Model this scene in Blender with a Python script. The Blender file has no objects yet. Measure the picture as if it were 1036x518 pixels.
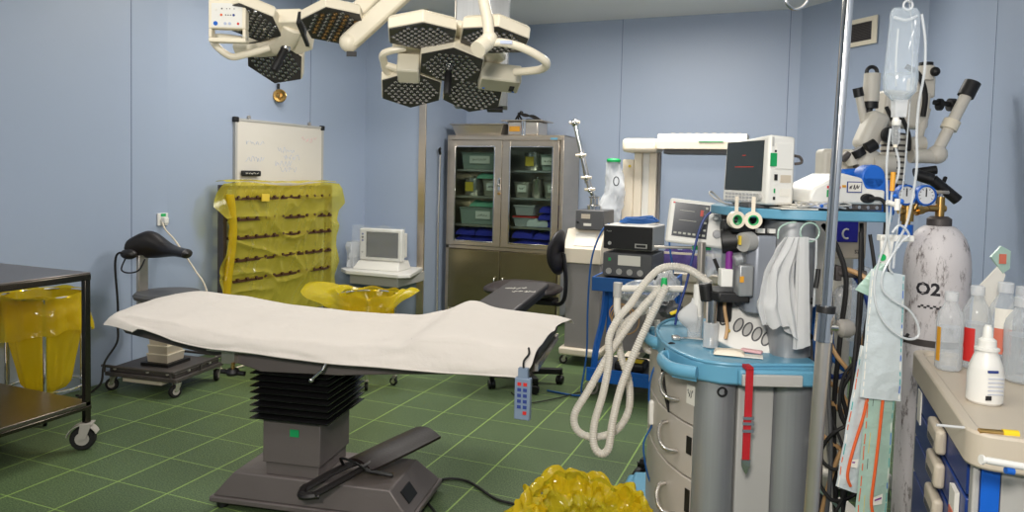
import bpy, math, random
from math import sin, cos, pi, radians as R
from mathutils import Vector, Matrix, noise
random.seed(7)
scene = bpy.context.scene
COL = scene.collection
H = 1.44
YAW = .3777
AB = Matrix.Rotation(YAW, 4, 'Z')          # axes of the equipment that stands turned 21.6 degrees to the walls
ID = Matrix.Identity(4)

# ---------------------------------------------------------------- materials
def lin(c):
    def f(u):
        u /= 255.0
        return u/12.92 if u <= .04045 else ((u+.055)/1.055)**2.4
    return (f(c[0]), f(c[1]), f(c[2]), 1.0)

MATS = {}
def mat(name, rgb, rough=.5, metal=0., spec=.5, bump=0., bscale=40., var=0., vscale=6., coat=0., emit=0., clear=0., tint=None, sheen=0., stretch=None, transl=0.):
    """clear = share of straight see-through (thin plastic film, bottles); transl = share of light let through diffusely"""
    if name in MATS: return MATS[name]
    m = bpy.data.materials.new(name); m.use_nodes = True
    nt = m.node_tree; N = nt.nodes; L = nt.links
    p = N['Principled BSDF']; out = N['Material Output']
    col = lin(rgb)
    p.inputs['Base Color'].default_value = col
    p.inputs['Roughness'].default_value = rough
    p.inputs['Metallic'].default_value = metal
    p.inputs['Specular IOR Level'].default_value = spec
    if coat: p.inputs['Coat Weight'].default_value = coat; p.inputs['Coat Roughness'].default_value = .1
    if emit: p.inputs['Emission Color'].default_value = col; p.inputs['Emission Strength'].default_value = emit
    tc = N.new('ShaderNodeTexCoord'); vec = tc.outputs['Object']
    if stretch:
        mp = N.new('ShaderNodeMapping'); mp.inputs['Scale'].default_value = stretch
        L.new(vec, mp.inputs['Vector']); vec = mp.outputs['Vector']
    if var:
        n = N.new('ShaderNodeTexNoise'); n.inputs['Scale'].default_value = vscale; n.inputs['Detail'].default_value = 5
        L.new(vec, n.inputs['Vector'])
        r = N.new('ShaderNodeMapRange'); r.inputs['To Min'].default_value = 1-var; r.inputs['To Max'].default_value = 1+var
        L.new(n.outputs['Fac'], r.inputs['Value'])
        mx = N.new('ShaderNodeMix'); mx.data_type = 'RGBA'; mx.blend_type = 'MULTIPLY'; mx.inputs['Factor'].default_value = 1
        mx.inputs['A'].default_value = col; L.new(r.outputs['Result'], mx.inputs['B'])
        L.new(mx.outputs['Result'], p.inputs['Base Color'])
    if bump:
        n = N.new('ShaderNodeTexNoise'); n.inputs['Scale'].default_value = bscale; n.inputs['Detail'].default_value = 4
        L.new(vec, n.inputs['Vector'])
        b = N.new('ShaderNodeBump'); b.inputs['Strength'].default_value = bump; b.inputs['Distance'].default_value = .01
        L.new(n.outputs['Fac'], b.inputs['Height']); L.new(b.outputs['Normal'], p.inputs['Normal'])
    last = p.outputs['BSDF']
    if transl:
        t = N.new('ShaderNodeBsdfTranslucent'); t.inputs['Color'].default_value = col
        ms = N.new('ShaderNodeMixShader'); ms.inputs[0].default_value = transl
        L.new(last, ms.inputs[1]); L.new(t.outputs[0], ms.inputs[2]); last = ms.outputs[0]
    if clear:
        t = N.new('ShaderNodeBsdfTransparent'); t.inputs['Color'].default_value = lin(tint) if tint else (1, 1, 1, 1)
        ms = N.new('ShaderNodeMixShader')
        lw = N.new('ShaderNodeLayerWeight'); lw.inputs['Blend'].default_value = .35
        r = N.new('ShaderNodeMapRange'); r.inputs['To Min'].default_value = clear; r.inputs['To Max'].default_value = clear*.35
        L.new(lw.outputs['Facing'], r.inputs['Value']); L.new(r.outputs['Result'], ms.inputs[0])
        L.new(last, ms.inputs[1]); L.new(t.outputs[0], ms.inputs[2]); last = ms.outputs[0]
    L.new(last, out.inputs['Surface'])
    MATS[name] = m
    return m

mat('steel', (206, 198, 188), .30, .85, var=.10, vscale=3, stretch=(1, 1, 6))
mat('steel_cabinet', (206, 192, 174), .28, .9, var=.12, vscale=2.5, stretch=(1, 1, 5), bump=.02, bscale=20)
mat('steel_lower', (138, 128, 98), .26, .85, var=.25, vscale=2)  # floor's reflection on the lower doors is put into this steel's colour
mat('steel_brushed', (160, 162, 164), .42, .55, var=.12, vscale=8, stretch=(14, 14, .4))
mat('alu_side', (150, 155, 165), .45, .35, var=.05, vscale=8)
mat('chrome', (225, 222, 218), .12, 1.)
mat('chrome_worn', (204, 198, 190), .22, .8, var=.15, vscale=30)
mat('brass', (200, 160, 95), .3, 1., var=.15, vscale=40)
mat('dark_steel', (84, 78, 76), .5, .3, var=.12, vscale=5)
mat('cast_grey', (108, 100, 98), .5, .25, var=.10, vscale=5, bump=.05, bscale=60)
mat('trolley_steel', (140, 130, 124), .33, 1., var=.12, vscale=3)
mat('trolley_post', (88, 82, 74), .25, 1., var=.1, vscale=5)
mat('black', (18, 17, 18), .5)
mat('black_gloss', (14, 14, 16), .22)
mat('black_vinyl', (26, 22, 22), .42, bump=.08, bscale=120)
mat('black_rubber', (22, 20, 20), .7)
mat('board_vinyl', (48, 42, 42), .5, var=.1)
mat('brown_vinyl', (38, 28, 27), .5, bump=.08, bscale=100)
mat('grey_rubber', (120, 116, 110), .6)
mat('wheel_grey', (176, 170, 162), .45)
mat('cream', (226, 214, 194), .42, var=.03)
mat('lamp_cream', (232, 222, 200), .38, var=.03)
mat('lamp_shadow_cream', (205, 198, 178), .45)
mat('white_plastic', (226, 224, 218), .4, var=.02)
mat('white_matte', (232, 230, 226), .6)
mat('beige', (196, 184, 166), .45, var=.05, bump=.02, bscale=80)
mat('beige_arm', (208, 202, 190), .45, var=.06, vscale=12)
mat('grey_panel', (138, 134, 132), .5, var=.04)
mat('grey_dark', (86, 86, 88), .5)
mat('grey_light', (176, 174, 170), .5)
mat('led_dark', (38, 36, 36), .4)
mat('lens', (150, 150, 152), .08, .95)
mat('lens_warm', (150, 120, 80), .15, .8)
mat('sheet', (226, 218, 210), .85, bump=.5, bscale=20, var=.03, vscale=5, transl=.15)
mat('wall_paint', (155, 168, 189), .42, var=.03, vscale=1.2, bump=.015, bscale=3)
mat('ceiling_paint', (238, 237, 234), .7, var=.03, vscale=1.5)
mat('seam', (84, 96, 122), .7)
mat('yellow_bag', (232, 208, 44), .15, spec=1., clear=.54, tint=(252, 232, 90), bump=1., bscale=13, transl=.25)
mat('yellow_cover', (226, 210, 78), .18, spec=1., clear=.70, tint=(255, 242, 140), bump=1., bscale=6, transl=.15)
mat('film', (235, 238, 240), .15, spec=.8, clear=.84, bump=.4, bscale=25)
mat('film_milky', (228, 230, 232), .25, spec=.6, clear=.55, bump=.4, bscale=25)
mat('clear_bottle', (226, 230, 232), .18, spec=.7, clear=.80, bump=.05)
mat('clear_bag', (214, 224, 232), .14, spec=.9, clear=.80, bump=.25, bscale=18)
mat('saline', (214, 224, 232), .1, spec=.6, clear=.84)
mat('clear_tube', (214, 218, 220), .2, spec=.6, clear=.45)
mat('glass', (20, 26, 24), .05, spec=.6, clear=.97, tint=(232, 240, 236))
mat('hose', (232, 226, 216), .4, transl=.3)
mat('hose_white', (228, 222, 212), .45)
mat('pouch', (222, 230, 232), .22, spec=.8, clear=.22, bump=.7, bscale=30, transl=.2)
mat('pouch_green', (186, 214, 200), .28, spec=.7, clear=.2, bump=.5, bscale=30, transl=.2)
mat('cloth_white', (226, 226, 226), .9, transl=.35, bump=.3, bscale=24)
mat('drape_blue', (44, 46, 160), .9, bump=.4, bscale=16, var=.2)
mat('drape_purple', (44, 32, 84), .9, bump=.4, bscale=16)
mat('green_label', (10, 150, 84), .6)
mat('green_bright', (20, 170, 90), .5)
mat('green_cloth', (110, 170, 140), .8, bump=.4, bscale=30)
mat('yellow_label', (216, 186, 60), .6)
mat('paper', (226, 222, 212), .8)
mat('ink', (40, 38, 44), .7)
mat('ink_blue', (40, 60, 130), .7)
mat('ink_faint', (176, 184, 206), .5)
mat('ink_pink', (224, 176, 178), .5)
mat('board_white', (214, 208, 198), .3, var=.03, vscale=3)
mat('tray_green', (160, 172, 162), .3, clear=.15)
mat('machine_blue', (96, 154, 182), .35, var=.03)
mat('frame_blue', (14, 92, 178), .4)
mat('cable_blue', (22, 84, 150), .5)
mat('drawer_blue', (22, 52, 120), .4)
mat('strip_blue', (20, 96, 200), .35)
mat('drawer_grey', (186, 178, 168), .4, var=.04)
mat('red', (178, 22, 34), .6, bump=.2, bscale=200)
mat('red_plain', (200, 40, 36), .5)
mat('orange', (214, 92, 40), .5)
mat('amber', (212, 150, 40), .5)
mat('yellow_plain', (232, 200, 30), .5)
mat('purple', (120, 40, 130), .5)
mat('blue_plain', (24, 96, 190), .45)
mat('blue_navy', (24, 52, 120), .4)
mat('teal', (60, 160, 160), .5)
mat('cable_beige', (190, 150, 104), .5)
mat('screen_off', (30, 36, 28), .2, coat=.5)
mat('screen_dark', (38, 42, 50), .2, coat=.5)
mat('screen_line', (150, 150, 140), .5, emit=.35)
mat('screen_red', (170, 50, 36), .5, emit=.15)
mat('keypad_grey', (150, 148, 126), .4)
mat('key', (170, 170, 172), .5)
mat('key_dark', (70, 76, 92), .5)
mat('remote_blue', (120, 136, 158), .45)
mat('gauge_face', (226, 226, 226), .3)
mat('cylinder_worn', (214, 206, 206), .5)
mat('eyes_brown', (70, 40, 14), .5)
mat('pvc_orange', (206, 112, 90), .6)
mat('bin_green', (60, 96, 52), .5)

def cylinder_paint():
    m = MATS['cylinder_worn']; nt = m.node_tree; N = nt.nodes; L = nt.links; p = N['Principled BSDF']
    tc = N.new('ShaderNodeTexCoord'); mp = N.new('ShaderNodeMapping'); mp.inputs['Scale'].default_value = (2.2, 2.2, .6)
    L.new(tc.outputs['Object'], mp.inputs['Vector'])
    n = N.new('ShaderNodeTexNoise'); n.inputs['Scale'].default_value = 16; n.inputs['Detail'].default_value = 9; n.inputs['Roughness'].default_value = .78
    L.new(mp.outputs['Vector'], n.inputs['Vector'])
    r = N.new('ShaderNodeValToRGB'); r.color_ramp.elements[0].position = .35; r.color_ramp.elements[0].color = lin((92, 76, 72))
    r.color_ramp.elements[1].position = .46; r.color_ramp.elements[1].color = lin((222, 216, 216))
    L.new(n.outputs['Fac'], r.inputs['Fac']); L.new(r.outputs['Color'], p.inputs['Base Color'])
cylinder_paint()

def floor_material():
    m = bpy.data.materials.new('green_floor_tiles'); m.use_nodes = True
    nt = m.node_tree; N = nt.nodes; L = nt.links; p = N['Principled BSDF']
    T, ox, oy = .3, -2.536, 4.431
    geo = N.new('ShaderNodeNewGeometry'); sep = N.new('ShaderNodeSeparateXYZ'); L.new(geo.outputs['Position'], sep.inputs[0])
    def mth(op, a, b=None, clamp=False):
        n = N.new('ShaderNodeMath'); n.operation = op; n.use_clamp = clamp
        for i, v in enumerate((a, b)):
            if v is None: continue
            if isinstance(v, (int, float)): n.inputs[i].default_value = v
            else: L.new(v, n.inputs[i])
        return n.outputs[0]
    def line(sock, off, w):
        u = mth('DIVIDE', mth('SUBTRACT', sock, off), T)
        fr = mth('FRACT', u); d = mth('MINIMUM', fr, mth('SUBTRACT', 1.0, fr))
        return mth('FLOOR', u), mth('LESS_THAN', d, w/T/2)
    fx, lx = line(sep.outputs['X'], ox, .0075)
    fy, ly = line(sep.outputs['Y'], oy, .0048)
    lx = mth('MULTIPLY', lx, .85); ly = mth('MULTIPLY', ly, .75)
    ln = mth('MAXIMUM', lx, ly)
    cmb = N.new('ShaderNodeCombineXYZ'); L.new(fx, cmb.inputs[0]); L.new(fy, cmb.inputs[1])
    wn = N.new('ShaderNodeTexWhiteNoise'); wn.noise_dimensions = '2D'; L.new(cmb.outputs[0], wn.inputs['Vector'])
    n1 = N.new('ShaderNodeTexNoise'); n1.inputs['Scale'].default_value = 150; n1.inputs['Detail'].default_value = 3
    L.new(geo.outputs['Position'], n1.inputs['Vector'])
    rp = N.new('ShaderNodeValToRGB'); e = rp.color_ramp.elements
    e[0].position = .34; e[0].color = lin((54, 70, 48)); e[1].position = .66; e[1].color = lin((100, 120, 80))
    L.new(n1.outputs['Fac'], rp.inputs['Fac'])
    n2 = N.new('ShaderNodeTexNoise'); n2.inputs['Scale'].default_value = 2.; n2.inputs['Detail'].default_value = 4
    L.new(geo.outputs['Position'], n2.inputs['Vector'])
    k = mth('ADD', mth('MULTIPLY', wn.outputs['Value'], .10), mth('ADD', mth('MULTIPLY', n2.outputs['Fac'], .35), .75))
    mx = N.new('ShaderNodeMix'); mx.data_type = 'RGBA'; mx.blend_type = 'MULTIPLY'; mx.inputs['Factor'].default_value = 1
    L.new(rp.outputs['Color'], mx.inputs['A']); L.new(k, mx.inputs['B'])
    m2 = N.new('ShaderNodeMix'); m2.data_type = 'RGBA'; L.new(ln, m2.inputs['Factor'])
    L.new(mx.outputs['Result'], m2.inputs['A']); m2.inputs['B'].default_value = lin((146, 176, 92))
    L.new(m2.outputs['Result'], p.inputs['Base Color'])
    p.inputs['Roughness'].default_value = .5; p.inputs['Specular IOR Level'].default_value = .35
    return m
MATS['floor_tiles'] = floor_material()

# ---------------------------------------------------------------- mesh builder
class MB:
    def __init__(s, M=ID):
        s.v = []; s.f = []; s.mi = []; s.mats = []; s.M = M
    def _m(s, m):
        if m not in s.mats: s.mats.append(m)
        return s.mats.index(m)
    def raw(s, verts, faces, m, M=None):
        T = s.M @ M if M is not None else s.M
        o = len(s.v); s.v += [T @ Vector(v) for v in verts]
        k = s._m(m)
        for f in faces: s.f.append([o+i for i in f]); s.mi.append(k)
        return s
    def box(s, lo, hi, m, M=None):
        x0, y0, z0 = lo; x1, y1, z1 = hi
        return s.raw([(x0,y0,z0),(x1,y0,z0),(x1,y1,z0),(x0,y1,z0),(x0,y0,z1),(x1,y0,z1),(x1,y1,z1),(x0,y1,z1)],
                     [(0,3,2,1),(4,5,6,7),(0,1,5,4),(1,2,6,5),(2,3,7,6),(3,0,4,7)], m, M)
    def frustum(s, lo, hi, z0, z1, m, M=None):
        """lo, hi = (x0,y0,x1,y1) rectangles at z0 and z1"""
        a, b = lo, hi
        return s.raw([(a[0],a[1],z0),(a[2],a[1],z0),(a[2],a[3],z0),(a[0],a[3],z0),(b[0],b[1],z1),(b[2],b[1],z1),(b[2],b[3],z1),(b[0],b[3],z1)],
                     [(0,3,2,1),(4,5,6,7),(0,1,5,4),(1,2,6,5),(2,3,7,6),(3,0,4,7)], m, M)
    def prism(s, poly, z0, z1, m, M=None, poly1=None):
        n = len(poly); q = poly1 or poly
        v = [(x, y, z0) for x, y in poly] + [(x, y, z1) for x, y in q]
        a = sum(poly[i][0]*poly[(i+1) % n][1]-poly[(i+1) % n][0]*poly[i][1] for i in range(n))
        f = [tuple(range(n))[::-1], tuple(range(n, 2*n))] + [(i, (i+1) % n, n+(i+1) % n, n+i) for i in range(n)]
        if a < 0: f = [t[::-1] for t in f]
        return s.raw(v, f, m, M)
    def ring_sweep(s, rings, m, M=None, closed=False, caps=True):
        n = len(rings[0]); v = [p for r in rings for p in r]; f = []
        k = len(rings)
        for i in range(k if closed else k-1):
            a = i*n; b = ((i+1) % k)*n
            for j in range(n): f.append((a+j, a+(j+1) % n, b+(j+1) % n, b+j))
        if caps and not closed:
            f.append(tuple(range(n))[::-1]); f.append(tuple(range((k-1)*n, k*n)))
        return s.raw(v, f, m, M)
    def tube(s, pts, r, m, n=8, M=None, closed=False, sub=0, rf=None, flat=1.):
        P = [Vector(p) for p in pts]
        if sub: P = catmull(P, sub, closed)
        rings = []; up = None; k = len(P)
        for i in range(k):
            if closed: t = P[(i+1) % k]-P[i-1]
            else: t = P[min(i+1, k-1)]-P[max(i-1, 0)]
            t.normalize()
            if up is None:
                up = Vector((0, 0, 1)) if abs(t.z) < .9 else Vector((1, 0, 0))
            a = up.cross(t)
            if a.length < 1e-4: a = Vector((1, 0, 0)).cross(t)
            a.normalize(); b = t.cross(a); up = b
            rr = rf(i/(k-1)) if rf else r
            rings.append([P[i]+a*(rr*cos(2*pi*j/n))+b*(rr*flat*sin(2*pi*j/n)) for j in range(n)])
        return s.ring_sweep(rings, m, M, closed)
    def cyl(s, p0, p1, r, m, r2=None, n=20, M=None):
        p0 = Vector(p0); p1 = Vector(p1); t = (p1-p0).normalized()
        a = t.orthogonal().normalized(); b = t.cross(a); r2 = r if r2 is None else r2
        rings = [[p+a*(q*cos(2*pi*j/n))+b*(q*sin(2*pi*j/n)) for j in range(n)] for p, q in ((p0, r), (p1, r2))]
        return s.ring_sweep(rings, m, M)
    def lathe(s, prof, m, c=(0, 0, 0), n=24, M=None, ax='z', ca=None):
        """prof = [(radius, height)]; ax = axis letter"""
        T = Matrix.Translation(c)
        if ax == 'x': T = T @ Matrix.Rotation(pi/2, 4, 'Y')
        if ax == 'y': T = T @ Matrix.Rotation(-pi/2, 4, 'X')
        if M is not None: T = M @ T
        rings = [[(r*cos(2*pi*j/n), r*sin(2*pi*j/n), z) for j in range(n)] for r, z in prof]
        return s.ring_sweep(rings, m, T, caps=prof[0] != prof[-1])
    def sph(s, c, r, m, n=14, k=8, M=None, lo=-pi/2, hi=pi/2):
        if isinstance(r, (int, float)): r = (r, r, r)
        rings = []
        for i in range(k+1):
            a = lo+(hi-lo)*i/k
            q = max(cos(a), 1e-3)
            rings.append([(c[0]+r[0]*q*cos(2*pi*j/n), c[1]+r[1]*q*sin(2*pi*j/n), c[2]+r[2]*sin(a)) for j in range(n)])
        return s.ring_sweep(rings, m, M)
    def torus(s, c, rad, r, m, n=28, k=8, M=None, ax='z', sq=1.):
        pts = []
        for i in range(n):
            a = 2*pi*i/n; x, y = rad*cos(a), rad*sq*sin(a)
            pts.append({'z': (c[0]+x, c[1]+y, c[2]), 'y': (c[0]+x, c[1], c[2]+y), 'x': (c[0], c[1]+x, c[2]+y)}[ax])
        return s.tube(pts, r, m, n=k, M=M, closed=True)
    def grid(s, fn, nu, nv, m, M=None, wrap=False, thick=0., back=None):
        """fn(u,v)->point, u,v in 0..1; thick offsets a second skin and closes the rim"""
        V = [[Vector(fn(i/nu, j/nv)) for j in range(nv+1)] for i in range(nu+(0 if wrap else 1))]
        nr = len(V); W = nv+1
        v = [p for r in V for p in r]; f = []
        for i in range(nr if wrap else nr-1):
            for j in range(nv):
                a = i*W+j; b = ((i+1) % nr)*W+j
                f.append((a, b, b+1, a+1))
        if not thick: return s.raw(v, f, m, M)
        nrm = [Vector((0, 0, 0)) for _ in v]
        for q in f:
            c = (v[q[2]]-v[q[0]]).cross(v[q[3]]-v[q[1]])
            for i in q: nrm[i] += c
        o = len(v)
        v2 = [p-(n.normalized() if n.length > 0 else Vector((0, 0, 1)))*thick for p, n in zip(v, nrm)]
        f2 = [tuple(i+o for i in q[::-1]) for q in f]
        rim = []
        if wrap:
            for i in range(nr):
                a = i*W; b = ((i+1) % nr)*W
                rim += [(b, a, a+o, b+o), (a+nv, b+nv, b+nv+o, a+nv+o)]
        else:
            per = [j for j in range(W)] + [i*W+nv for i in range(1, nr)] + [(nr-1)*W+j for j in range(nv-1, -1, -1)] + [i*W for i in range(nr-2, 0, -1)]
            for i in range(len(per)):
                a, b = per[i], per[(i+1) % len(per)]
                rim.append((a, b, b+o, a+o))
        return s.raw(v+v2, f+f2+rim, m, M)
    def build(s, name, parent=None, loc=None, bevel=0., smooth=38, seg=2, **tags):
        """parent: a thing or a part; without one the mesh is a thing of its own with its origin at loc"""
        me = bpy.data.meshes.new(name)
        ob = bpy.data.objects.new(name, me); COL.objects.link(ob)
        if parent is not None:
            ob.parent = parent; inv = world(parent).inverted()
        else:
            if loc is None:
                xs = [p.x for p in s.v]; ys = [p.y for p in s.v]; zs = [p.z for p in s.v]
                loc = ((min(xs)+max(xs))/2, (min(ys)+max(ys))/2, min(zs))
            ob.location = loc; inv = Matrix.Translation(-Vector(loc))
        me.from_pydata([inv @ p for p in s.v], [], s.f)
        for m in s.mats: me.materials.append(MATS[m])
        for p, k in zip(me.polygons, s.mi): p.material_index = k; p.use_smooth = True
        me.update()
        me.set_sharp_from_angle(angle=R(smooth))
        if bevel:
            b = ob.modifiers.new('edge', 'BEVEL'); b.width = bevel; b.segments = seg; b.limit_method = 'ANGLE'; b.angle_limit = R(40)
        for k, v in tags.items(): ob[k] = v
        return ob

def world(o):
    M = Matrix.Translation(o.location) @ o.rotation_euler.to_matrix().to_4x4()
    return world(o.parent) @ M if o.parent else M

def ridge(v):
    """sharp folds as in crumpled film: 0 on the crease, up to 1 away from it"""
    return min(1, abs(noise.noise(v))*2.2)

def catmull(P, sub, closed=False):
    out = []; n = len(P)
    rng = range(n if closed else n-1)
    for i in rng:
        if closed: a, b, c, d = P[i-1], P[i], P[(i+1) % n], P[(i+2) % n]
        else: a, b, c, d = P[max(i-1, 0)], P[i], P[i+1], P[min(i+2, n-1)]
        for k in range(sub):
            t = k/sub
            out.append(.5*((2*b)+(c-a)*t+(2*a-5*b+4*c-d)*t*t+(3*b-a-3*c+d)*t**3))
    if not closed: out.append(P[-1])
    return out

def thing(name, label, cat, loc=(0, 0, 0), rz=0., group=None):
    o = bpy.data.objects.new(name, None); COL.objects.link(o)
    o.empty_display_size = .05
    o.location = loc; o.rotation_euler = (0, 0, rz); o['label'] = label; o['category'] = cat
    if group: o['group'] = group
    return o
def tag(o, label, cat, group=None):
    o['label'] = label; o['category'] = cat
    if group: o['group'] = group
    return o
def ab(a, b, z=0.): return tuple(AB @ Vector((a, b, z)))
def abthing(name, label, cat, a, b, z=0., group=None): return thing(name, label, cat, ab(a, b, z), YAW, group)
def copy_thing(src, loc, rz=None, label=None, group=None):
    c = src.copy(); COL.objects.link(c); c.location = loc
    if rz is not None: c.rotation_euler = (0, 0, rz)
    if label: c['label'] = label
    if group: c['group'] = group
    for ch in list(src.children):
        d = ch.copy(); COL.objects.link(d); d.parent = c
        for g in list(ch.children):
            e = g.copy(); COL.objects.link(e); e.parent = d
    return c

def text_into(mb, body, size, m, M, depth=.0006, align='CENTER', wrap_r=None, bold=0.):
    """adds raised lettering to a mesh builder; M places the x-right y-up lettering plane; wrap_r bends it round a cylinder"""
    cu = bpy.data.curves.new('lettering', 'FONT'); cu.body = body; cu.size = size; cu.extrude = depth; cu.offset = bold
    cu.align_x = align; cu.align_y = 'CENTER'; cu.resolution_u = 2
    ob = bpy.data.objects.new('lettering', cu)
    COL.objects.link(ob)
    dg = bpy.context.evaluated_depsgraph_get()
    me = bpy.data.meshes.new_from_object(ob.evaluated_get(dg))
    vs = [v.co.copy() for v in me.vertices]
    if wrap_r:
        vs = [Vector((wrap_r*sin(p.x/wrap_r), p.y, wrap_r*cos(p.x/wrap_r)-wrap_r+p.z)) for p in vs]
    mb.raw(vs, [tuple(p.vertices) for p in me.polygons], m, M)
    COL.objects.unlink(ob); bpy.data.objects.remove(ob); bpy.data.curves.remove(cu); bpy.data.meshes.remove(me)
def plane_M(o, xdir, ydir):
    x = Vector(xdir).normalized(); y = Vector(ydir); y = (y-x*y.dot(x)).normalized(); z = x.cross(y)
    M = Matrix.Identity(4)
    for i in range(3): M[i][0] = x[i]; M[i][1] = y[i]; M[i][2] = z[i]; M[i][3] = o[i]
    return M
def scribble(mb, m, M, w, h, seed, r=.0015, n=4):
    """handwriting-like strokes in a plane"""
    rnd = random.Random(seed)
    for i in range(n):
        x0 = -w/2+w*i/n; pts = []
        for k in range(5): pts.append((x0+w/n*(k/5)+rnd.uniform(-.1, .1)*w/n, rnd.uniform(-h/2, h/2), 0))
        mb.tube(pts, r, m, n=4, M=M, sub=3)
def caster(parent, x, y, r=.035, h=.09, ang=0., M=ID, tyre='black_rubber', hub='wheel_grey', fork='chrome_worn', twin=False, name='caster'):
    """swivel caster touching the floor at x, y (coordinates of M)"""
    T = M @ Matrix.Translation((x, y, 0)) @ Matrix.Rotation(ang, 4, 'Z')
    mb = MB(T)
    w = r*.34
    for s in ((-1, 1) if twin else (0,)):
        yc = s*w*1.25
        mb.lathe([(r*.45, -w), (r*.9, -w), (r, -w*.6), (r, w*.6), (r*.9, w), (r*.45, w)], tyre, c=(.0, yc, r), ax='y', n=20)
        mb.lathe([(.001, -w*1.1), (r*.55, -w*1.1), (r*.55, w*1.1), (.001, w*1.1)], hub, c=(0, yc, r), ax='y', n=16)
    for s in (-1, 1):
        yy = s*(w*1.5 if not twin else w*.2)
        mb.prism([(-.3*r, 0), (.3*r, 0), (r*.75, r*1.25), (-r*.1, r*1.25)], yy-.0015, yy+.0015, fork,
                 M=Matrix.Translation((0, 0, r)) @ Matrix.Rotation(pi/2, 4, 'X'))
    mb.box((-r*.2, -w*1.6, r*2.2), (r*.8, w*1.6, r*2.2+.006), fork)
    mb.cyl((r*.3, 0, r*2.2), (r*.3, 0, max(h, r*2.3)), r*.25, fork, n=10)
    return mb.build(name, parent)
# ================================================================ the room
CZ = 3.02
def wall(name, p, q, out, extra=0.):
    """upright wall along p-q with its thickness on the out side"""
    mb = MB()
    o = Vector((out[0], out[1])).normalized()*.1
    d = (Vector(q)-Vector(p)).normalized()*extra
    a = Vector(p)-d; b = Vector(q)+d
    mb.prism([tuple(a), tuple(b), tuple(b+o), tuple(a+o)], 0, CZ, 'wall_paint')
    w = mb.build(name, kind='structure')
    return w
PA = (-4.24, 3.9); PB = (-4.04, 6.15); PC = (-3.36, 6.15); PD = (-3.36, 7.06); PE = (-.015, 7.06); PF = (.866, 6.16)
w_left = wall('wall_left', (-4.24, -1.6), PA, (-1, 0), .0)
w_left2 = wall('wall_left_back', PA, PB, (-1, .089), .0)
w_pier = wall('wall_back_left', (-4.16, 6.15), (-3.46, 6.15), (0, 1))
w_ret = MB().box((-3.46, 6.15, 0), (-3.36, 7.16, CZ), 'wall_paint').build('wall_alcove_side', kind='structure')
w_back = wall('wall_back', PD, (.03, 7.06), (0, 1))
w_cham = wall('wall_back_right', PE, PF, (.7, .7))
w_right = wall('wall_right', (.866, -1.6), (.866, 6.2), (1, 0))
w_front = wall('wall_front', (-4.34, -1.6), (.966, -1.6), (0, -1))
MB().box((-4.4, -1.7, -.1), (1.1, 7.2, 0), 'floor_tiles').build('floor', kind='structure')
MB().box((-4.4, -1.7, CZ), (1.1, 7.2, CZ+.1), 'ceiling_paint').build('ceiling', kind='structure')

def seam(parent, x, y, dx, dy):
    L = math.hypot(dx, dy); w = .0025
    M = plane_M((x, y, 0), (dx, dy, 0), (0, 0, 1))
    MB().box((-w, .0, -.0005), (w, CZ-.001, .0012), 'seam', M=M).build('panel_seam', parent)
seam(w_left, -4.24, 3.597, 0, 1)
k = (5.36-3.9)*.0889
seam(w_left2, -4.24+k, 5.36, .0889, 1)
seam(w_back, -1.665, 7.06, -1, 0)
seam(w_back, -.11, 7.06, -1, 0)
seam(w_right, .866, 4.1, 0, -1)

# stainless strip that closes the pier's edge
MB().box((-3.425, 6.135, 0), (-3.352, 6.155, CZ), 'steel_cabinet').build('trim_1', bevel=.002, kind='structure')

# ceiling light fittings (they light the room)
n_l = [0]
def ceiling_light(x, y, power, lx=1.2, ly=.6, label=''):
    t = thing('ceiling_light', label, 'ceiling light', (x, y, CZ), 0)
    mb = MB(Matrix.Translation((x, y, CZ)))
    a, b = lx/2, ly/2
    for lo, hi in (((-a-.03, -b-.03, -.05), (a+.03, -b, 0)), ((-a-.03, b, -.05), (a+.03, b+.03, 0)), ((-a-.03, -b, -.05), (-a, b, 0)), ((a, -b, -.05), (a+.03, b, 0))):
        mb.box(lo, hi, 'white_plastic')
    mb.build('frame', t)
    ld = bpy.data.lights.new('fluorescent_light', 'AREA'); ld.shape = 'RECTANGLE'; ld.size = lx; ld.size_y = ly
    ld.energy = power; ld.color = (1.0, .965, .90)
    lo = bpy.data.objects.new('fluorescent_light', ld); COL.objects.link(lo); lo.location = (x, y, CZ-.03)
    return t
ceiling_light(-2.9, 4.3, 36, label='rectangular ceiling light over the left bench side of the room')
ceiling_light(-1.1, 5.1, 78, label='rectangular ceiling light over the far right side of the room')
ceiling_light(-2.7, 1.2, 16, label='rectangular ceiling light over the trolley by the left wall')
ceiling_light(-.55, 1.0, 18, label='rectangular ceiling light nearest to the drawer cart')
def flash_light(x, y, z, size, power, aim):
    ld = bpy.data.lights.new('camera_flash', 'AREA'); ld.shape = 'DISK'; ld.size = size; ld.energy = power; ld.color = (1.0, .95, .88)
    lo = bpy.data.objects.new('camera_flash', ld); COL.objects.link(lo); lo.location = (x, y, z)
    d = Vector(aim)-Vector((x, y, z)); lo.rotation_euler = d.to_track_quat('-Z', 'Y').to_euler()
flash_light(-.1, -.6, 2.1, .4, 80, (-1.9, 6, 1.6))  # unseen flash by the camera, added for frontal light toward the back wall
w = bpy.data.worlds.new('room_air'); scene.world = w; w.use_nodes = True
w.node_tree.nodes['Background'].inputs[0].default_value = (.5, .55, .6, 1); w.node_tree.nodes['Background'].inputs[1].default_value = .05

# ================================================================ things on the left wall
def on_wall(y, z, off=0.):
    """point on the long left wall past the corner; off = distance into the room"""
    return (-4.24+(y-3.9)*.0889+off*.996, y-off*.0885, z)
WA = math.atan2(2.25, .2)                   # direction of that wall
def wall_M(y, z, off=0.): return Matrix.Translation(on_wall(y, z, off)) @ Matrix.Rotation(WA, 4, 'Z')   # local x along wall, -y into room

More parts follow.
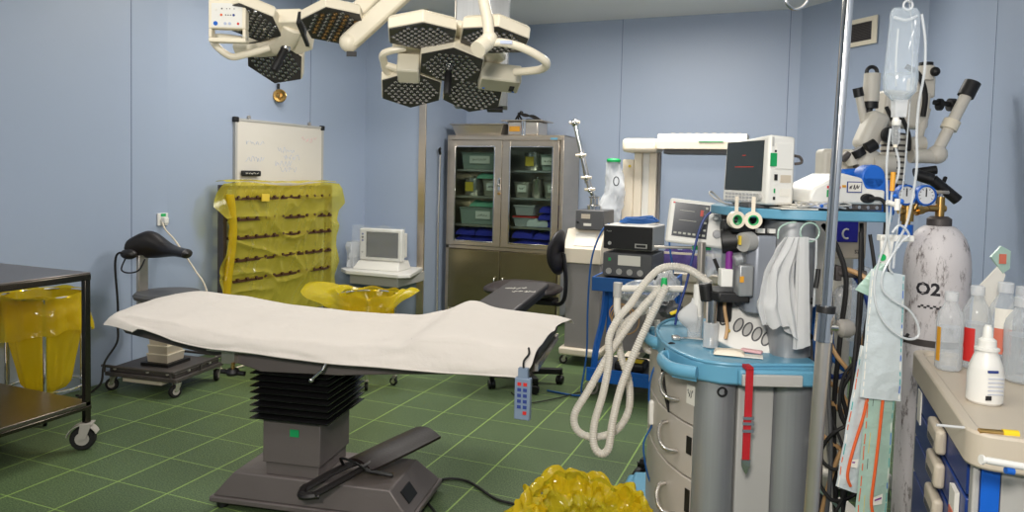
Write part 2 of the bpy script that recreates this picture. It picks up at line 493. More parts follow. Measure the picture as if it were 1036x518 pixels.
# whiteboard
t = thing('whiteboard', 'used whiteboard with faint blue writing hung on the left wall above the yellow cover', 'whiteboard', on_wall(5.0, 1.2), WA)
M = wall_M(5.0, 1.2)
mb = MB(M); mb.box((-.50, -.022, 0), (.50, -.006, .64), 'board_white')
for i, (x, z, c, s) in enumerate(((.05, .42, 'ink_faint', 1), (.02, .30, 'ink_faint', 2), (.12, .36, 'ink_faint', 3), (-.3, .33, 'ink_faint', 4), (.33, .52, 'ink_pink', 5), (-.3, .46, 'ink_faint', 6), (.08, .25, 'ink_faint', 8))):
    scribble(mb, c, M=Matrix.Translation((x, -.0225, z)) @ Matrix.Rotation(pi/2, 4, 'X'), w=.2, h=.05, seed=s, r=.002)
mb.build('writing_surface', t)
mb = MB(M)
for lo, hi in (((-.512, -.028, -.012), (-.49, 0, .652)), ((.49, -.028, -.012), (.512, 0, .652)), ((-.49, -.028, .634), (.49, 0, .652)), ((-.49, -.028, -.012), (.49, 0, .006))):
    mb.box(lo, hi, 'grey_light')
mb.build('frame', t)
for x, z in ((-.5, .64), (.5, .64), (-.5, 0), (.5, 0)):
    MB(M).box((x-.024, -.033, z-.022), (x+.024, .0, z+.022), 'black').build('corner_cap', t, bevel=.008)
for x in (-.36, .34):
    MB(M).lathe([(.001, -.01), (.016, -.008), (.016, .004), (.001, .006)], 'steel', c=(x, -.01, .668), ax='y', n=12).build('wall_hook', t)
tag(MB(M).box((-.46, -.06, .19), (-.27, -.029, .235), 'black').build('board_eraser', bevel=.008), 'small black board eraser stuck at the lower left of the whiteboard', 'eraser')
mb = MB(M @ Matrix.Translation((-.365, -.061, .213)) @ Matrix.Rotation(pi/2, 4, 'X')); scribble(mb, 'paper', None, .14, .012, 3, r=.0022, n=5); mb.build('printed_strip', bpy.data.objects['board_eraser'])

# brass cap on the wall
M = wall_M(4.953, 2.075)
t = thing('brass_plaque', 'round brass plaque on the left wall under the left surgical lamp', 'plaque', on_wall(4.953, 2.075), WA)
MB(M @ Matrix.Translation((0, -.035, 0)) @ Matrix.Rotation(R(-50), 4, 'Z')).lathe([(.001, .02), (.05, .02), (.056, 0), (.056, -.012), (.050, -.016), (.022, -.010), (.018, -.018), (.001, -.020)], 'brass', ax='y', n=32).build('disc', t)
MB(M).cyl((0, 0, 0), (0, -.05, 0), .03, 'brass').build('stem', t)
MB(M).cyl((0, -.02, .06), (0, -.02, .105), .012, 'black', n=10).build('stop_pin', t)

# mains socket and its flex
t = thing('wall_socket', 'white wall socket with a green tab beside the left corner', 'socket', (-4.24, 3.85, 1.07), pi/2)
M = Matrix.Translation((-4.24, 3.85, 1.07)) @ Matrix.Rotation(pi/2, 4, 'Z')
MB(M).box((-.045, -.014, -.045), (.045, 0, .045), 'white_plastic').build('face_plate', t, bevel=.004)
MB(M).box((-.02, -.018, .022), (.02, -.014, .042), 'green_bright').build('indicator_tab', t, label='green tab')
MB(M).box((-.02, -.05, -.03), (.02, -.014, .015), 'white_plastic').build('plug', t, bevel=.006)
tag(MB().tube([(-4.18, 3.80, 1.055), (-4.16, 3.81, 1.0), (-4.12, 3.85, .93), (-4.02, 3.87, .80), (-3.94, 3.88, .70), (-3.88, 3.90, .6), (-3.82, 3.92, .35), (-3.8, 3.95, .02), (-3.7, 4.1, .012)], .006, 'cream', sub=5).build('mains_flex', loc=(-3.8, 3.95, 0)), 'cream mains flex running down from the wall socket behind the table', 'cable')

# peg rack under its yellow cover
t = thing('peg_rack', 'tall peg rack standing at the left wall wrapped in a yellow cover', 'rack', on_wall(4.9, 0, .1), WA)
M = wall_M(4.9, 0, .1)
mb = MB(M)
for x in (-.60, .60): mb.box((x-.018, -.03, .0), (x+.018, .03, 1.32), 'dark_steel')
for z in (.12, 1.30): mb.box((-.60, -.02, z-.015), (.60, .02, z+.015), 'dark_steel')
mb.build('frame', t)
for z in (1.215, 1.05, .905, .73, .57):
    mb = MB(M); mb.box((-.56, -.078, z-.012), (.56, -.004, z+.008), 'eyes_brown')
    for i in range(12):
        x = -.52+i*.0945
        mb.cyl((x, -.02, z), (x, -.090, z+.014), .011, 'eyes_brown', n=8)
    mb.build('peg_rail', t)
def cover(u, v):
    x = -.63+1.26*u
    z = 1.345-v*1.12
    y = -.066-.005*sin(u*17+v*5)-.020*(1-ridge(Vector((u*3+v*2.5, v*5-u*1.5, 1))))**3-.010*(1-ridge(Vector((u*9, v*4+u*6, 3))))**3
    e = max(0, 1-min(u, 1-u)/.13)
    flare = max(0, 1-abs(v-.13)/.17)**.8
    x += (-1 if u < .5 else 1)*e*(.15 if u < .5 else .11)*flare
    z -= .05*e*flare*(1-v)+.02*sin(u*pi)*(v < .02)
    y += .02*e*sin(v*23+u*9)
    if u < .1: x += .05*sin(v*7)*(1-u/.1)
    return (x, y, z+.01*sin(u*9)*(v < .05))
MB(M).grid(cover, 100, 90, 'yellow_cover').build('yellow_cover', t, label='thin translucent yellow plastic cover')
def cover_top(u, v):
    return (-.63+1.26*u, -.075+.12*v, 1.345+.006*sin(u*9)+.012*sin(v*pi)+.008*noise.noise(Vector((u*9, v*3, 4))))
MB(M).grid(cover_top, 30, 5, 'yellow_cover').build('cover_top', t)
def fold(u, v):
    a = u*2*pi
    return (-.60+.035*cos(a)+.03*sin(v*6), -.085+.02*sin(a), 1.25-v*1.05)
MB(M).grid(fold, 10, 20, 'yellow_bag', wrap=True).build('gathered_fold', t, label='gathered yellow plastic along the left edge')
tag(MB(M).box((-.30, -.105, 1.19), (-.22, -.095, 1.25), 'yellow_label').build('cardboard_tag', bevel=.002), 'small cream and orange tag hung at the top of the yellow cover', 'tag')

# ================================================================ surgeon's stool on its own platform
a0 = .12
PM = Matrix.Translation((-3.84, 3.52, 0)) @ Matrix.Rotation(a0, 4, 'Z')
t = thing('surgeon_stool', 'surgeon stool with black saddle armrest on a brown wheeled platform by the left wall', 'stool', (-3.84, 3.52, 0), a0)
mb = MB(PM); mb.box((-.27, -.23, .10), (.27, .23, .125), 'dark_steel'); mb.box((-.25, -.21, .125), (.25, .21, .15), 'dark_steel')
for x, y in ((-.2, -.22), (.05, -.22), (.2, -.22), (.26, -.1), (.26, .1)): mb.sph((x, y, .15), .011, 'wheel_grey', n=8, k=5)
mb.build('platform', t, bevel=.005)
mb = MB(PM)
mb.tube([(-.27, -.25, .17), (.27, -.25, .17), (.27, .23, .17), (-.27, .23, .17)], .009, 'dark_steel', n=8)
for x, y in ((-.25, -.25), (.25, -.25), (.27, .0), (.26, .23)): mb.cyl((x, y, .13), (x, y, .175), .008, 'dark_steel', n=8)
mb.build('foot_rail', t)
MB(PM).box((-.18, -.18, .055), (.12, .1, .10), 'cream').build('motor_tray', t, bevel=.006)
for x, y, g in ((-.24, -.2, .4), (.24, -.2, 1.2), (.24, .2, 2.), (-.24, .2, 0)): caster(t, x, y, .04, .1, g, PM)
mb = MB(PM); mb.box((-.105, -.105, .15), (.105, .105, .17), 'black')
z = .17
for i in range(7):
    e = .075-.004*i
    mb.frustum((-e, -e, e, e), (-e-.006, -e-.006, e+.006, e+.006), z, z+.055, 'beige'); mb.box((-e-.007, -e-.007, z+.05), (e+.007, e+.007, z+.056), 'lamp_cream'); z += .056
mb.build('bellows_column', t)
MB(PM).lathe([(.001, .57), (.17, .57), (.205, .585), (.21, .605), (.195, .622), (.001, .63)], 'grey_dark', c=(.0, .02, 0), n=36).build('seat', t)
for x, y in ((-.14, -.02), (.0, -.14)): MB(PM).lathe([(.001, 0), (.022, .004), (.026, .02), (.02, .035), (.001, .04)], 'black', c=(x-.1, y-.02, .37)).build('control_knob', t)
MB(PM).box((-.19, -.05, .5), (-.165, .03, .86), 'steel').build('back_post', t, bevel=.003)
MB(PM).box((-.19, -.05, .5), (-.02, .03, .52), 'steel').build('post_bracket', t)
# kidney shaped rest, thick on the left and thin to the right
def rest(u, v):
    s = u; x = -.27+.46*s; yy = -.02+.12*sin(pi*s)*.6
    th = (.062*math.exp(-((s-.24)/.26)**2)+.030)
    dp = .075*(1-.30*s)
    env = min(1, math.sqrt(max(0, s*(1-s)))*8)
    a = 2*pi*v
    return (x, yy+dp*env*cos(a), .895+.035*math.exp(-((s-.25)/.22)**2)+th*env*sin(a)-.01*s)
mb = MB(PM); rings = [[rest(i/26, j/16) for j in range(16)] for i in range(27)]; mb.ring_sweep(rings, 'black_vinyl'); mb.build('armrest', t)
MB(PM).sph((-.22, -.08, .87), (.06, .04, .035), 'black_vinyl').build('grip', t)
q = lambda x, y, z: PM @ Vector((x, y, z))
tag(MB().tube([q(-.2, -.1, .86), q(-.26, -.12, .88), q(-.30, -.11, .80), q(-.29, -.1, .55), q(-.27, -.12, .4), q(-.24, -.16, .3), q(-.22, -.28, .2), q(-.21, -.32, .08), q(-.28, -.36, .012), q(-.34, -.38, .008)], .007, 'black_rubber', sub=6).build('control_cable', loc=(-4.1, 3.2, 0)), 'black cable dangling from the saddle stool down to the floor', 'cable')
tag(MB().tube([q(-.23, -.1, .84), q(-.25, -.11, .77), q(-.2, -.1, .75), q(-.14, -.08, .77), q(-.12, -.05, .84)], .005, 'black_rubber', sub=6).build('control_loop', loc=tuple(q(-.2, -.1, .75))), 'small loop of black cable under the saddle armrest', 'cable')

# ================================================================ stainless trolley, left foreground
t = thing('instrument_trolley', 'two tier stainless steel trolley at the left edge in front of the yellow bag', 'trolley', (-3.72, 2.2, 0))
X0, X1, Y0, Y1, TZ = -4.13, -3.30, 1.80, 2.56, .905
mb = MB()
mb.box((X0, Y0, TZ-.012), (X1, Y1, TZ), 'trolley_steel')
mb.build('top_shelf', t, bevel=.002)
mb = MB()
for lo, hi in (((X0, Y0, TZ-.04), (X1, Y0+.025, TZ-.008)), ((X0, Y1-.025, TZ-.04), (X1, Y1, TZ-.008)), ((X0, Y0, TZ-.04), (X0+.025, Y1, TZ-.008)), ((X1-.025, Y0, TZ-.04), (X1+.004, Y1, TZ-.008))):
    mb.box(lo, hi, 'trolley_post')
mb.build('top_frame', t, bevel=.003)
MB().box((X0, Y0, .225), (X1, Y1, .245), 'trolley_steel').build('lower_shelf', t, bevel=.002)
MB().box((X0, Y0-.001, .205), (X1+.004, Y1, .224), 'trolley_post').build('lower_frame', t, bevel=.003)
for x, y in ((X0, Y0), (X1-.03, Y0), (X0, Y1-.03), (X1-.03, Y1-.03)):
    MB().box((x, y, .12), (x+.03, y+.03, TZ-.01), 'trolley_post').build('post', t, bevel=.003)
for x, y, g in ((X0+.02, Y0+.02, .3), (X1-.02, Y0+.02, .2), (X0+.02, Y1-.02, .6)): caster(t, x, y, .058, .13, g, hub='wheel_grey', tyre='black_rubber', fork='wheel_grey')
# front right caster with its broad grey hood
ca = caster(t, X1-.02, Y1-.03, .06, .13, .65, hub='wheel_grey', tyre='black_rubber', fork='wheel_grey')
T = Matrix.Translation((X1-.02, Y1-.03, 0)) @ Matrix.Rotation(.65, 4, 'Z')
def hood(u, v):
    a = R(20+150*u); r = .068
    return (r*cos(a)*1.0, -.03+.06*v, .062+r*sin(a))
MB(T).grid(hood, 12, 2, 'wheel_grey', thick=.004).build('wheel_hood', ca)

# ================================================================ ring stands with yellow bags
def ring_stand(name, label, cx, cy, zr, rr, legs, fall, seed, lop=0., bag_h=.45, flap=None):
    t = thing('bag_stand', label, 'waste bag stand', (cx, cy, 0), 0, None)
    mb = MB(Matrix.Translation((cx, cy, 0)))
    mb.torus((0, 0, zr), rr, .008, 'chrome'); mb.build('ring', t)
    mb = MB(Matrix.Translation((cx, cy, 0)))
    mb.torus((0, 0, .17), rr*.95, .007, 'chrome'); mb.build('base_ring', t)
    for a in legs:
        x, y = (rr+.005)*cos(a), (rr+.005)*sin(a)
        MB(Matrix.Translation((cx, cy, 0))).cyl((x, y, .06), (x, y, zr), .009, 'chrome', n=10).build('leg', t)
        caster(t, cx+x, cy+y, .028, .07, a, hub='chrome_worn')
    # the bag: out over the ring, down inside to a rounded point, with a cuff outside
    b = tag(bpy.data.objects.new('yellow_waste_bag', None), fall[0], 'waste bag')
    COL.objects.link(b); b.location = (cx, cy, zr)
    T = Matrix.Translation((cx, cy, zr))
    def inner(u, v):
        a = 2*pi*u; n = noise.noise(Vector((cos(a)*2, sin(a)*2, v*2+seed)))
        r = rr*(.98-.48*v**1.3)+.02*n*(1-v)+.008*sin(a*9+v*3)
        if v > .93: r *= .25+.75*(1-v)/.07
        return (r*cos(a)+.02*v, r*sin(a), .012-bag_h*v)
    MB(T).grid(inner, 48, 18, 'yellow_bag', wrap=True).build('bag_body', b)
    def cuff(u, v):
        a = 2*pi*u; n = noise.noise(Vector((cos(a)*1.6, sin(a)*1.6, seed+3))); n2 = noise.noise(Vector((cos(a)*5, sin(a)*5, v*3+seed)))
        r = rr+.012+.018*v+.010*sin(a*11)*v+.02*n2*v
        ex = flap(a) if flap else (0, 0)
        return ((r+ex[0]*v)*cos(a), (r+ex[0]*v)*sin(a), .022*sin(min(1, v*4)*pi)+.012-(fall[1]+.06*n)*v+ex[1]*sin(v*pi/2)+.01*sin(a*7)*(1-v))
    MB(T).grid(cuff, 60, 10, 'yellow_bag', wrap=True).build('bag_cuff', b)
    return t, b
ring_stand('bag_stand', 'wheeled chrome ring stand beside the stainless trolley at the left wall', -3.985, 2.80, .70, .21, (R(-35), R(85), R(205)), ('yellow bag with a pointed bottom behind the stainless trolley', .22), 3.1, bag_h=.58)
def flp(a):
    k = math.exp(-((math.atan2(sin(a-R(-175)), cos(a-R(-175))))/.7)**2); k2 = math.exp(-((math.atan2(sin(a-R(15)), cos(a-R(15))))/.45)**2)
    return (.28*k+.12*k2, .10*k+.14*k2)
ring_stand('bag_stand', 'wheeled chrome ring stand behind the operating table', -2.70, 4.18, .60, .20, (R(-60), R(0), R(120), R(200)), ('yellow bag flopped over its ring behind the operating table', .09), 8.7, bag_h=.42, flap=flp)
# ================================================================ operating table
TA = R(10)
TM = Matrix.Translation((-1.863, 2.561, 0)) @ Matrix.Rotation(TA, 4, 'Z')
tp = lambda x, y, z: TM @ Vector((x, y, z))
t = thing('operating_table', 'grey operating table on a bellows column in the middle of the room', 'operating table', (-1.863, 2.561, 0), TA)
mb = MB(TM)
mb.box((-.44, -.19, .03), (.46, .24, .055), 'cast_grey')
mb.frustum((-.43, -.18, .45, .23), (-.34, -.165, .36, .165), .055, .16, 'cast_grey')
for x, y in ((-.40, -.15), (.40, -.15), (.40, .18), (-.40, .18)): mb.cyl((x, y, 0), (x, y, .035), .025, 'black', n=12)
base = mb.build('base', t, bevel=.006)
MB(TM @ Matrix.Translation((.405, -.06, .11)) @ Matrix.Rotation(R(52), 4, 'Y')).box((-.03, -.05, -.003), (.03, .05, .004), 'black').build('mains_inlet', base)
mb = MB(TM)
mb.box((-.20, -.145, .16), (.04, .12, .215), 'cast_grey'); mb.box((-.21, -.155, .215), (.05, .13, .42), 'cast_grey')
col = mb.build('column', t, bevel=.003)
MB(TM).box((-.085, -.159, .335), (-.045, -.154, .365), 'green_label').build('green_sticker', col, label='green sticker')
mb = MB(TM)
for i in range(8):
    z = .40+i*.027; e = .02-.001*(i % 2)
    mb.frustum((-.215, -.165, .07, .14), (-.245, -.195, .10, .17), z, z+.011, 'black')
    mb.frustum((-.245, -.195, .10, .17), (-.215, -.165, .07, .14), z+.013, z+.027, 'black')
    mb.box((-.247, -.197, z+.010), (.102, .172, z+.014), 'black_gloss')
mb.build('bellows', t, label='black pleated bellows')
def xz_prism(mb, pts, y0, y1, m):
    mb.prism([(x, z) for x, z in pts], -y1, -y0, m, M=Matrix.Rotation(pi/2, 4, 'X'))
mb = MB(TM)
xz_prism(mb, [(-.42, .745), (-.42, .70), (-.317, .64), (-.195, .61), (.155, .622), (.39, .646), (.673, .668), (.95, .70), (.95, .745)], -.20, .20, 'cast_grey')
mb.build('table_frame', t, bevel=.005)
mb = MB(TM); xz_prism(mb, [(-.88, .74), (-.86, .72), (-.45, .655), (-.40, .66), (-.40, .745)], -.17, .17, 'dark_steel'); mb.build('leg_section', t)
mb = MB(TM)
for y in (-.262, .292):
    mb.box((-.40, y-.006, .700), (.92, y+.006, .728), 'chrome_worn')
mb.box((.955, -.24, .715), (.967, .30, .742), 'chrome_worn')
mb.build('side_rail', t)
MB(TM).box((-.90, -.20, .742), (-.42, .27, .775), 'black_vinyl').build('leg_pad', t, bevel=.018, seg=3)
MB(TM).box((-.41, -.225, .72), (.44, .285, .755), 'black_vinyl').build('seat_pad', t, bevel=.018, seg=3)
MB(TM).box((.45, -.235, .745), (.965, .29, .800), 'black_vinyl').build('head_pad', t, bevel=.02, seg=3)
mb = MB(TM); mb.cyl((.12, -.235, .70), (.105, -.255, .655), .007, 'chrome', n=10); mb.cyl((.105, -.255, .655), (.062, -.262, .615), .006, 'chrome', n=10); mb.sph((.062, -.262, .613), .01, 'chrome'); mb.build('crank', t)
mb = MB(TM); mb.box((-.36, -.225, .64), (-.30, -.20, .73), 'steel'); mb.lathe([(.001, 0), (.024, .004), (.028, .015), (.020, .03), (.001, .032)], 'black', c=(-.30, -.235, .595)); mb.cyl((-.30, -.235, .62), (-.30, -.235, .65), .008, 'brass', n=8); mb.cyl((-.35, -.24, .612), (-.25, -.23, .606), .010, 'black'); mb.build('clamp_knob', t)
mb = MB(TM)
for i in range(13): mb.cyl((.44+i*.012, -.245, .690), (.44+i*.012, -.225, .690), .0075, 'black', n=8)
mb.build('cable_coil', t)
# arm board out to the far side
AM = TM @ Matrix.Translation((.64, .80, .79)) @ Matrix.Rotation(R(-6), 4, 'Z')
mb = MB(AM @ Matrix.Rotation(R(4.0), 4, 'X')); mb.box((-.115, -.44, -.005), (.115, .36, .028), 'board_vinyl')
b_ = mb.build('arm_board', t, bevel=.01)
mb = MB(AM @ Matrix.Rotation(R(4.0), 4, 'X') @ Matrix.Translation((.01, .12, .0285)) @ Matrix.Rotation(R(20), 4, 'Z'))
WM = mb.M
for cx, cy, w_, sd in ((-.01, .05, .12, 11), (.03, -.03, .13, 12)):
    mb = MB(WM); scribble(mb, 'paper', Matrix.Translation((cx, cy, 0)), w_, .032, sd, r=.0022, n=4); mb.build('chalk_writing', b_, label='white handwriting')
mb = MB(AM @ Matrix.Rotation(R(4.0), 4, 'X')); mb.box((-.10, -.44, -.04), (.10, .33, -.006), 'black'); mb.box((-.02, -.5, -.06), (.02, -.1, -.04), 'steel'); mb.build('board_bracket', t)

# sheet
def interp(x, P):
    if x <= P[0][0]: return P[0][1]
    for (a, p), (b, q) in zip(P, P[1:]):
        if x <= b:
            k = (x-a)/(b-a); k = k*k*(3-2*k); return p+(q-p)*k
    return P[-1][1]
ZT = [(-1.06, .79), (-.95, .825), (-.8, .838), (-.6, .825), (-.3, .800), (0, .788), (.3, .788), (.42, .802), (.52, .836), (.7, .838), (.95, .826), (1.04, .815)]
ZH = [(-1.06, .800), (-.96, .79), (-.86, .778), (-.76, .765), (-.32, .716), (.175, .698), (.6, .698), (.80, .702), (.92, .712), (.96, .735), (.98, .76)]
def sheet(u, v):
    vt = .70
    xl = -.965+.24*max(0, (v-.45)/.55)**1.5+.06*max(0, 1-v/.2)**2
    xr = 1.035-.06*min(1, v/.35)-.03*max(0, (v-.35)/.65)+(-.035*max(0, (v-.85)/.15)**2)
    x = xl+(xr-xl)*u
    yf = .305+.22*math.exp(-((x-.53)/.11)**2)+.01*sin(x*9)
    n = noise.noise(Vector((x*2.4, v*3, 2)))*.010+noise.noise(Vector((x*7, v*8, 5)))*.0045
    zt = interp(x, ZT)
    if v < vt:
        k = v/vt; y = yf+(-.262-yf)*k
        z = zt-.02*k*k+n-.02*max(0, 1-k/.06)
        z -= .008*max(0, (k-.9)/.1)**2
    else:
        k = (v-vt)/(1-vt); zh = interp(x, ZH)
        y = -.262-.022*sin(k*pi/2)-.008*k+n*1.3
        z0 = zt-.028
        z = z0+(zh-z0)*k*(.35+.65*min(1, u/.12)**.8)
    z += 0.0
    if u > .93:
        e = (u-.93)/.07; z -= .012*e*e*(1 if v > .3 else 0)
    if u < .03: z -= .03*(1-u/.03)**2
    return (x, y, z)
t = tag(MB(TM).grid(sheet, 110, 46, 'sheet', thick=.002).build('drape_sheet', loc=tuple(tp(0, 0, .80)), smooth=70), 'white sheet spread along the whole operating table', 'sheet')
mb = MB(TM)
hem = [Vector(sheet(i/60, 1.0))+Vector((0, -.002, 0)) for i in range(61)]
mb.tube(hem, .0035, 'sheet', n=6); mb.build('hem', t)

# hand control hanging at the head end
RMc = TM @ Matrix.Translation((.925, -.31, .553)) @ Matrix.Rotation(R(-6), 4, 'Z')
t = thing('hand_control', 'blue grey hand control hanging below the right end of the operating table', 'remote control', tuple(RMc.translation), TA-R(6))
MB(RMc).box((-.030, -.012, 0), (.030, .014, .155), 'remote_blue').build('casing', t, bevel=.004)
mb = MB(RMc); mb.box((-.018, -.010, .155), (.018, .012, .19), 'remote_blue'); mb.tube([(0, 0, .185), (0, .0, .215), (.01, .03, .235), (.0, .06, .25)], .004, 'black_rubber', sub=4); mb.build('hook_neck', t)
for r_ in range(6):
    for c_ in (-1, 1):
        m = 'red_plain' if r_ in (0, 5) else 'ink_blue'
        if r_ in (0, 5) and c_ < 0 and r_ == 0: continue
        MB(RMc).box((c_*.011-.007, -.0145, .022+r_*.021), (c_*.011+.007, -.012, .034+r_*.021), m).build('button', t)

# limb support lying over the foot of the table
LM_ = TM @ Matrix.Translation((.215, -.02, .185)) @ Matrix.Rotation(R(-31), 4, 'Z') @ Matrix.Rotation(R(4), 4, 'X')
t = thing('limb_support', 'black gutter shaped limb support lying across the foot of the operating table', 'limb support', tuple(LM_.translation), TA-R(31))
def gut(u, v):
    s = -.05+.38*u; wd = .082+.004*sin(u*3)
    a = -1+2*v
    return (a*wd, s, .035-.022*a*a+.03*max(0, abs(a)-.85)+.02*u)
MB(LM_).grid(gut, 20, 12, 'brown_vinyl', thick=.012).build('gutter', t)
mb = MB(LM_); mb.tube([(-.04, -.30, .0), (-.045, -.12, .02), (-.03, .06, .02)], .022, 'black_vinyl', sub=4, flat=.5); mb.tube([(.045, -.30, .005), (.05, -.1, .03), (.02, .02, .03)], .014, 'black_vinyl', sub=4); mb.tube([(-.05, -.28, .0), (.0, -.33, .0), (.05, -.28, .0)], .016, 'black_vinyl', sub=5); mb.build('support_frame', t)
mb = MB(LM_); mb.tube([(-.05, -.10, .03), (-.03, -.12, .07), (.04, -.10, .065), (.065, -.07, .03)], .008, 'black', sub=5, flat=.6); mb.tube([(.06, -.07, .03), (.11, .0, .0), (.13, .02, -.005)], .009, 'black', sub=4); mb.build('strap', t)
mb = MB(LM_); mb.cyl((.0, .30, .03), (.035, .36, .02), .004, 'cream', n=8); mb.build('locating_pin', t)

# mains lead on the floor
W3 = lambda a, b, z: Vector(ab(a, b, z))
tag(MB().tube([W3(-.455, 3.055, .10), W3(-.42, 3.0, .10), W3(-.37, 2.95, .04), W3(-.33, 2.93, .008), W3(-.29, 2.9, .008), W3(-.24, 2.82, .008)], .0055, 'black_rubber', sub=6).build('mains_lead', loc=ab(-.3, 2.4, 0)), 'short black lead running from the table foot toward the camera', 'cable')
tag(MB().tube([W3(-.25, 2.84, .020), W3(-.30, 2.98, .008), W3(-.36, 3.12, .008), W3(-.33, 3.25, .008), W3(-.27, 3.31, .008), W3(-.17, 3.28, .008), W3(-.05, 3.12, .008), W3(.03, 3.07, .008), W3(.12, 3.03, .008), W3(.2, 2.95, .008)], .006, 'black_rubber', sub=6).build('floor_cable', loc=ab(-.15, 2.5, 0)), 'black cable curling over the green floor to the yellow floor bag', 'cable')

# ================================================================ surgical lamps
def lamp_module(root, LM, cx, cy, Rr=.137, rot=8., tilt=(0, 0), warm=False, h=.055):
    T = LM @ Matrix.Translation((cx, cy, 0)) @ Matrix.Rotation(R(tilt[0]), 4, 'X') @ Matrix.Rotation(R(tilt[1]), 4, 'Y')
    hexa = lambda r: [(r*cos(R(30+rot+60*i)), r*sin(R(30+rot+60*i))) for i in range(6)]
    mb = MB(T)
    mb.prism(hexa(Rr), 0, h*.75, 'lamp_cream'); mb.prism(hexa(Rr), h*.75, h, 'lamp_cream', poly1=hexa(Rr*.88))
    mod = mb.build('lamp_module', root, bevel=.004)
    mb = MB(T)
    mb.prism(hexa(Rr*.965), -.005, .0, 'led_dark')
    s = .0268; Ri = Rr*.88
    for i in range(-6, 7):
        for j in range(-6, 7):
            x = s*(i+j*.5); y = s*.866*j
            a = math.hypot(x, y); ang = (math.degrees(math.atan2(y, x)) - 0) % 60
            if a*cos(R(ang-30)) > Ri*cos(R(30)) - s*.25: continue
            c, s_ = cos(R(rot)), sin(R(rot))
            X, Y = x*c-y*s_, x*s_+y*c
            mb.lathe([(.0104, -.0045), (.0098, -.0075), (.0058, -.0052), (.001, -.0085)], 'lens_warm' if warm and (i+j) % 2 else 'lens', c=(X, Y, 0), n=9)
    mb.build('led_panel', mod, label='dark face packed with small round lenses')
    return mod

# centre lamp
LC = ab(-.270, 2.926, 1.882)
LM = Matrix.Translation(LC) @ AB @ Matrix.Rotation(R(-23), 4, 'X')
t = thing('surgical_lamp', 'surgical lamp head of five hexagonal modules hanging over the middle of the table', 'surgical lamp', LC, YAW, 'ceiling mounted surgical lamps')
for cx, cy, tl in ((-.085, -.205, (14, -3)), (.185, -.19, (13, 5)), (.01, 0, (2, 0)), (-.178, .205, (-2, -4)), (.085, .228, (-4, 3))): lamp_module(t, LM, cx, cy, Rr=.146, tilt=tl)
mb = MB(LM)
mb.prism([(.235*cos(R(8+60*i)), .235*sin(R(8+60*i))) for i in range(6)], .052, .085, 'lamp_cream'); mb.lathe([(.10, .05), (.10, .10), (.06, .13), (.001, .135)], 'lamp_cream')
mb.build('hub', t, bevel=.01)
mb = MB(LM)
mb.lathe([(.001, -.135), (.014, -.133), (.0155, -.12), (.0155, -.035), (.013, -.03), (.013, .0)], 'black', n=16)
hd = mb.build('sterile_handle', t, label='black grip')
MB(LM).lathe([(.018, -.03), (.02, -.012), (.022, 0)], 'chrome', n=16).build('collar', hd)
CM = LM @ Matrix.Translation((.205, .085, -.01)) @ Matrix.Rotation(R(10), 4, 'Z')
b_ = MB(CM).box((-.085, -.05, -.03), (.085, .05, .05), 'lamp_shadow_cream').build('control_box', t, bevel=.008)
mb = MB(CM); mb.box((-.078, -.042, -.0315), (.078, .042, -.030), 'keypad_grey'); mb.box((.042, -.012, -.036), (.062, .022, -.0315), 'black'); mb.box((-.068, .022, -.033), (-.058, .030, -.0315), 'blue_plain'); mb.box((.058, .030, -.033), (.068, .036, -.0315), 'blue_plain'); mb.build('switches', b_)
CM = LM @ Matrix.Translation((-.165, .02, -.01)) @ Matrix.Rotation(R(4), 4, 'Z')
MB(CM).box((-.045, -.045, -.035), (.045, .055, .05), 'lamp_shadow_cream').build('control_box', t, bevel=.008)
mb = MB(LM)
mb.tube([(-.17, -.06, .04), (-.255, -.05, .02), (-.268, .02, .02), (-.262, .10, .02), (-.19, .11, .03)], .016, 'lamp_cream', sub=5, flat=.8); mb.tube([(-.26, .04, .02), (-.19, .045, .0)], .014, 'lamp_cream')
mb.build('grip_bracket', t)
A2 = lambda a, b, z: AB @ Vector((a, b, z))
mb = MB()
mb.tube([A2(-.10, 2.60, 3.0), A2(-.128, 2.60, 2.4), A2(-.130, 2.60, 2.15), A2(-.120, 2.60, 2.07), A2(-.104, 2.60, 2.00), A2(-.098, 2.60, 1.94)], .0205, 'lamp_cream', n=14, sub=5)
mb.build('drop_arm', t)
mb = MB(); mb.cyl(A2(-.135, 2.56, 1.885), A2(-.092, 2.62, 1.935), .030, 'lamp_cream', n=20); mb.sph(A2(-.096, 2.60, 1.930), .031, 'lamp_cream'); mb.build('knuckle', t)
mb = MB()
mb.tube([A2(-.10, 2.60, 1.915), A2(-.06, 2.60, 1.920), A2(.0, 2.61, 1.912), A2(.06, 2.63, 1.892), A2(.108, 2.66, 1.868), A2(.114, 2.70, 1.855), A2(.085, 2.76, 1.848), A2(.0, 2.84, 1.850)], .0155, 'lamp_cream', n=12, sub=6)
y_ = mb.build('yoke', t)
MB().box((-.022, -.0235, -.006), (.022, -.021, .006), 'ink_faint', M=Matrix.Translation(A2(-.035, 2.606, 1.918)) @ AB).build('maker_label', y_, label='small pale blue label')

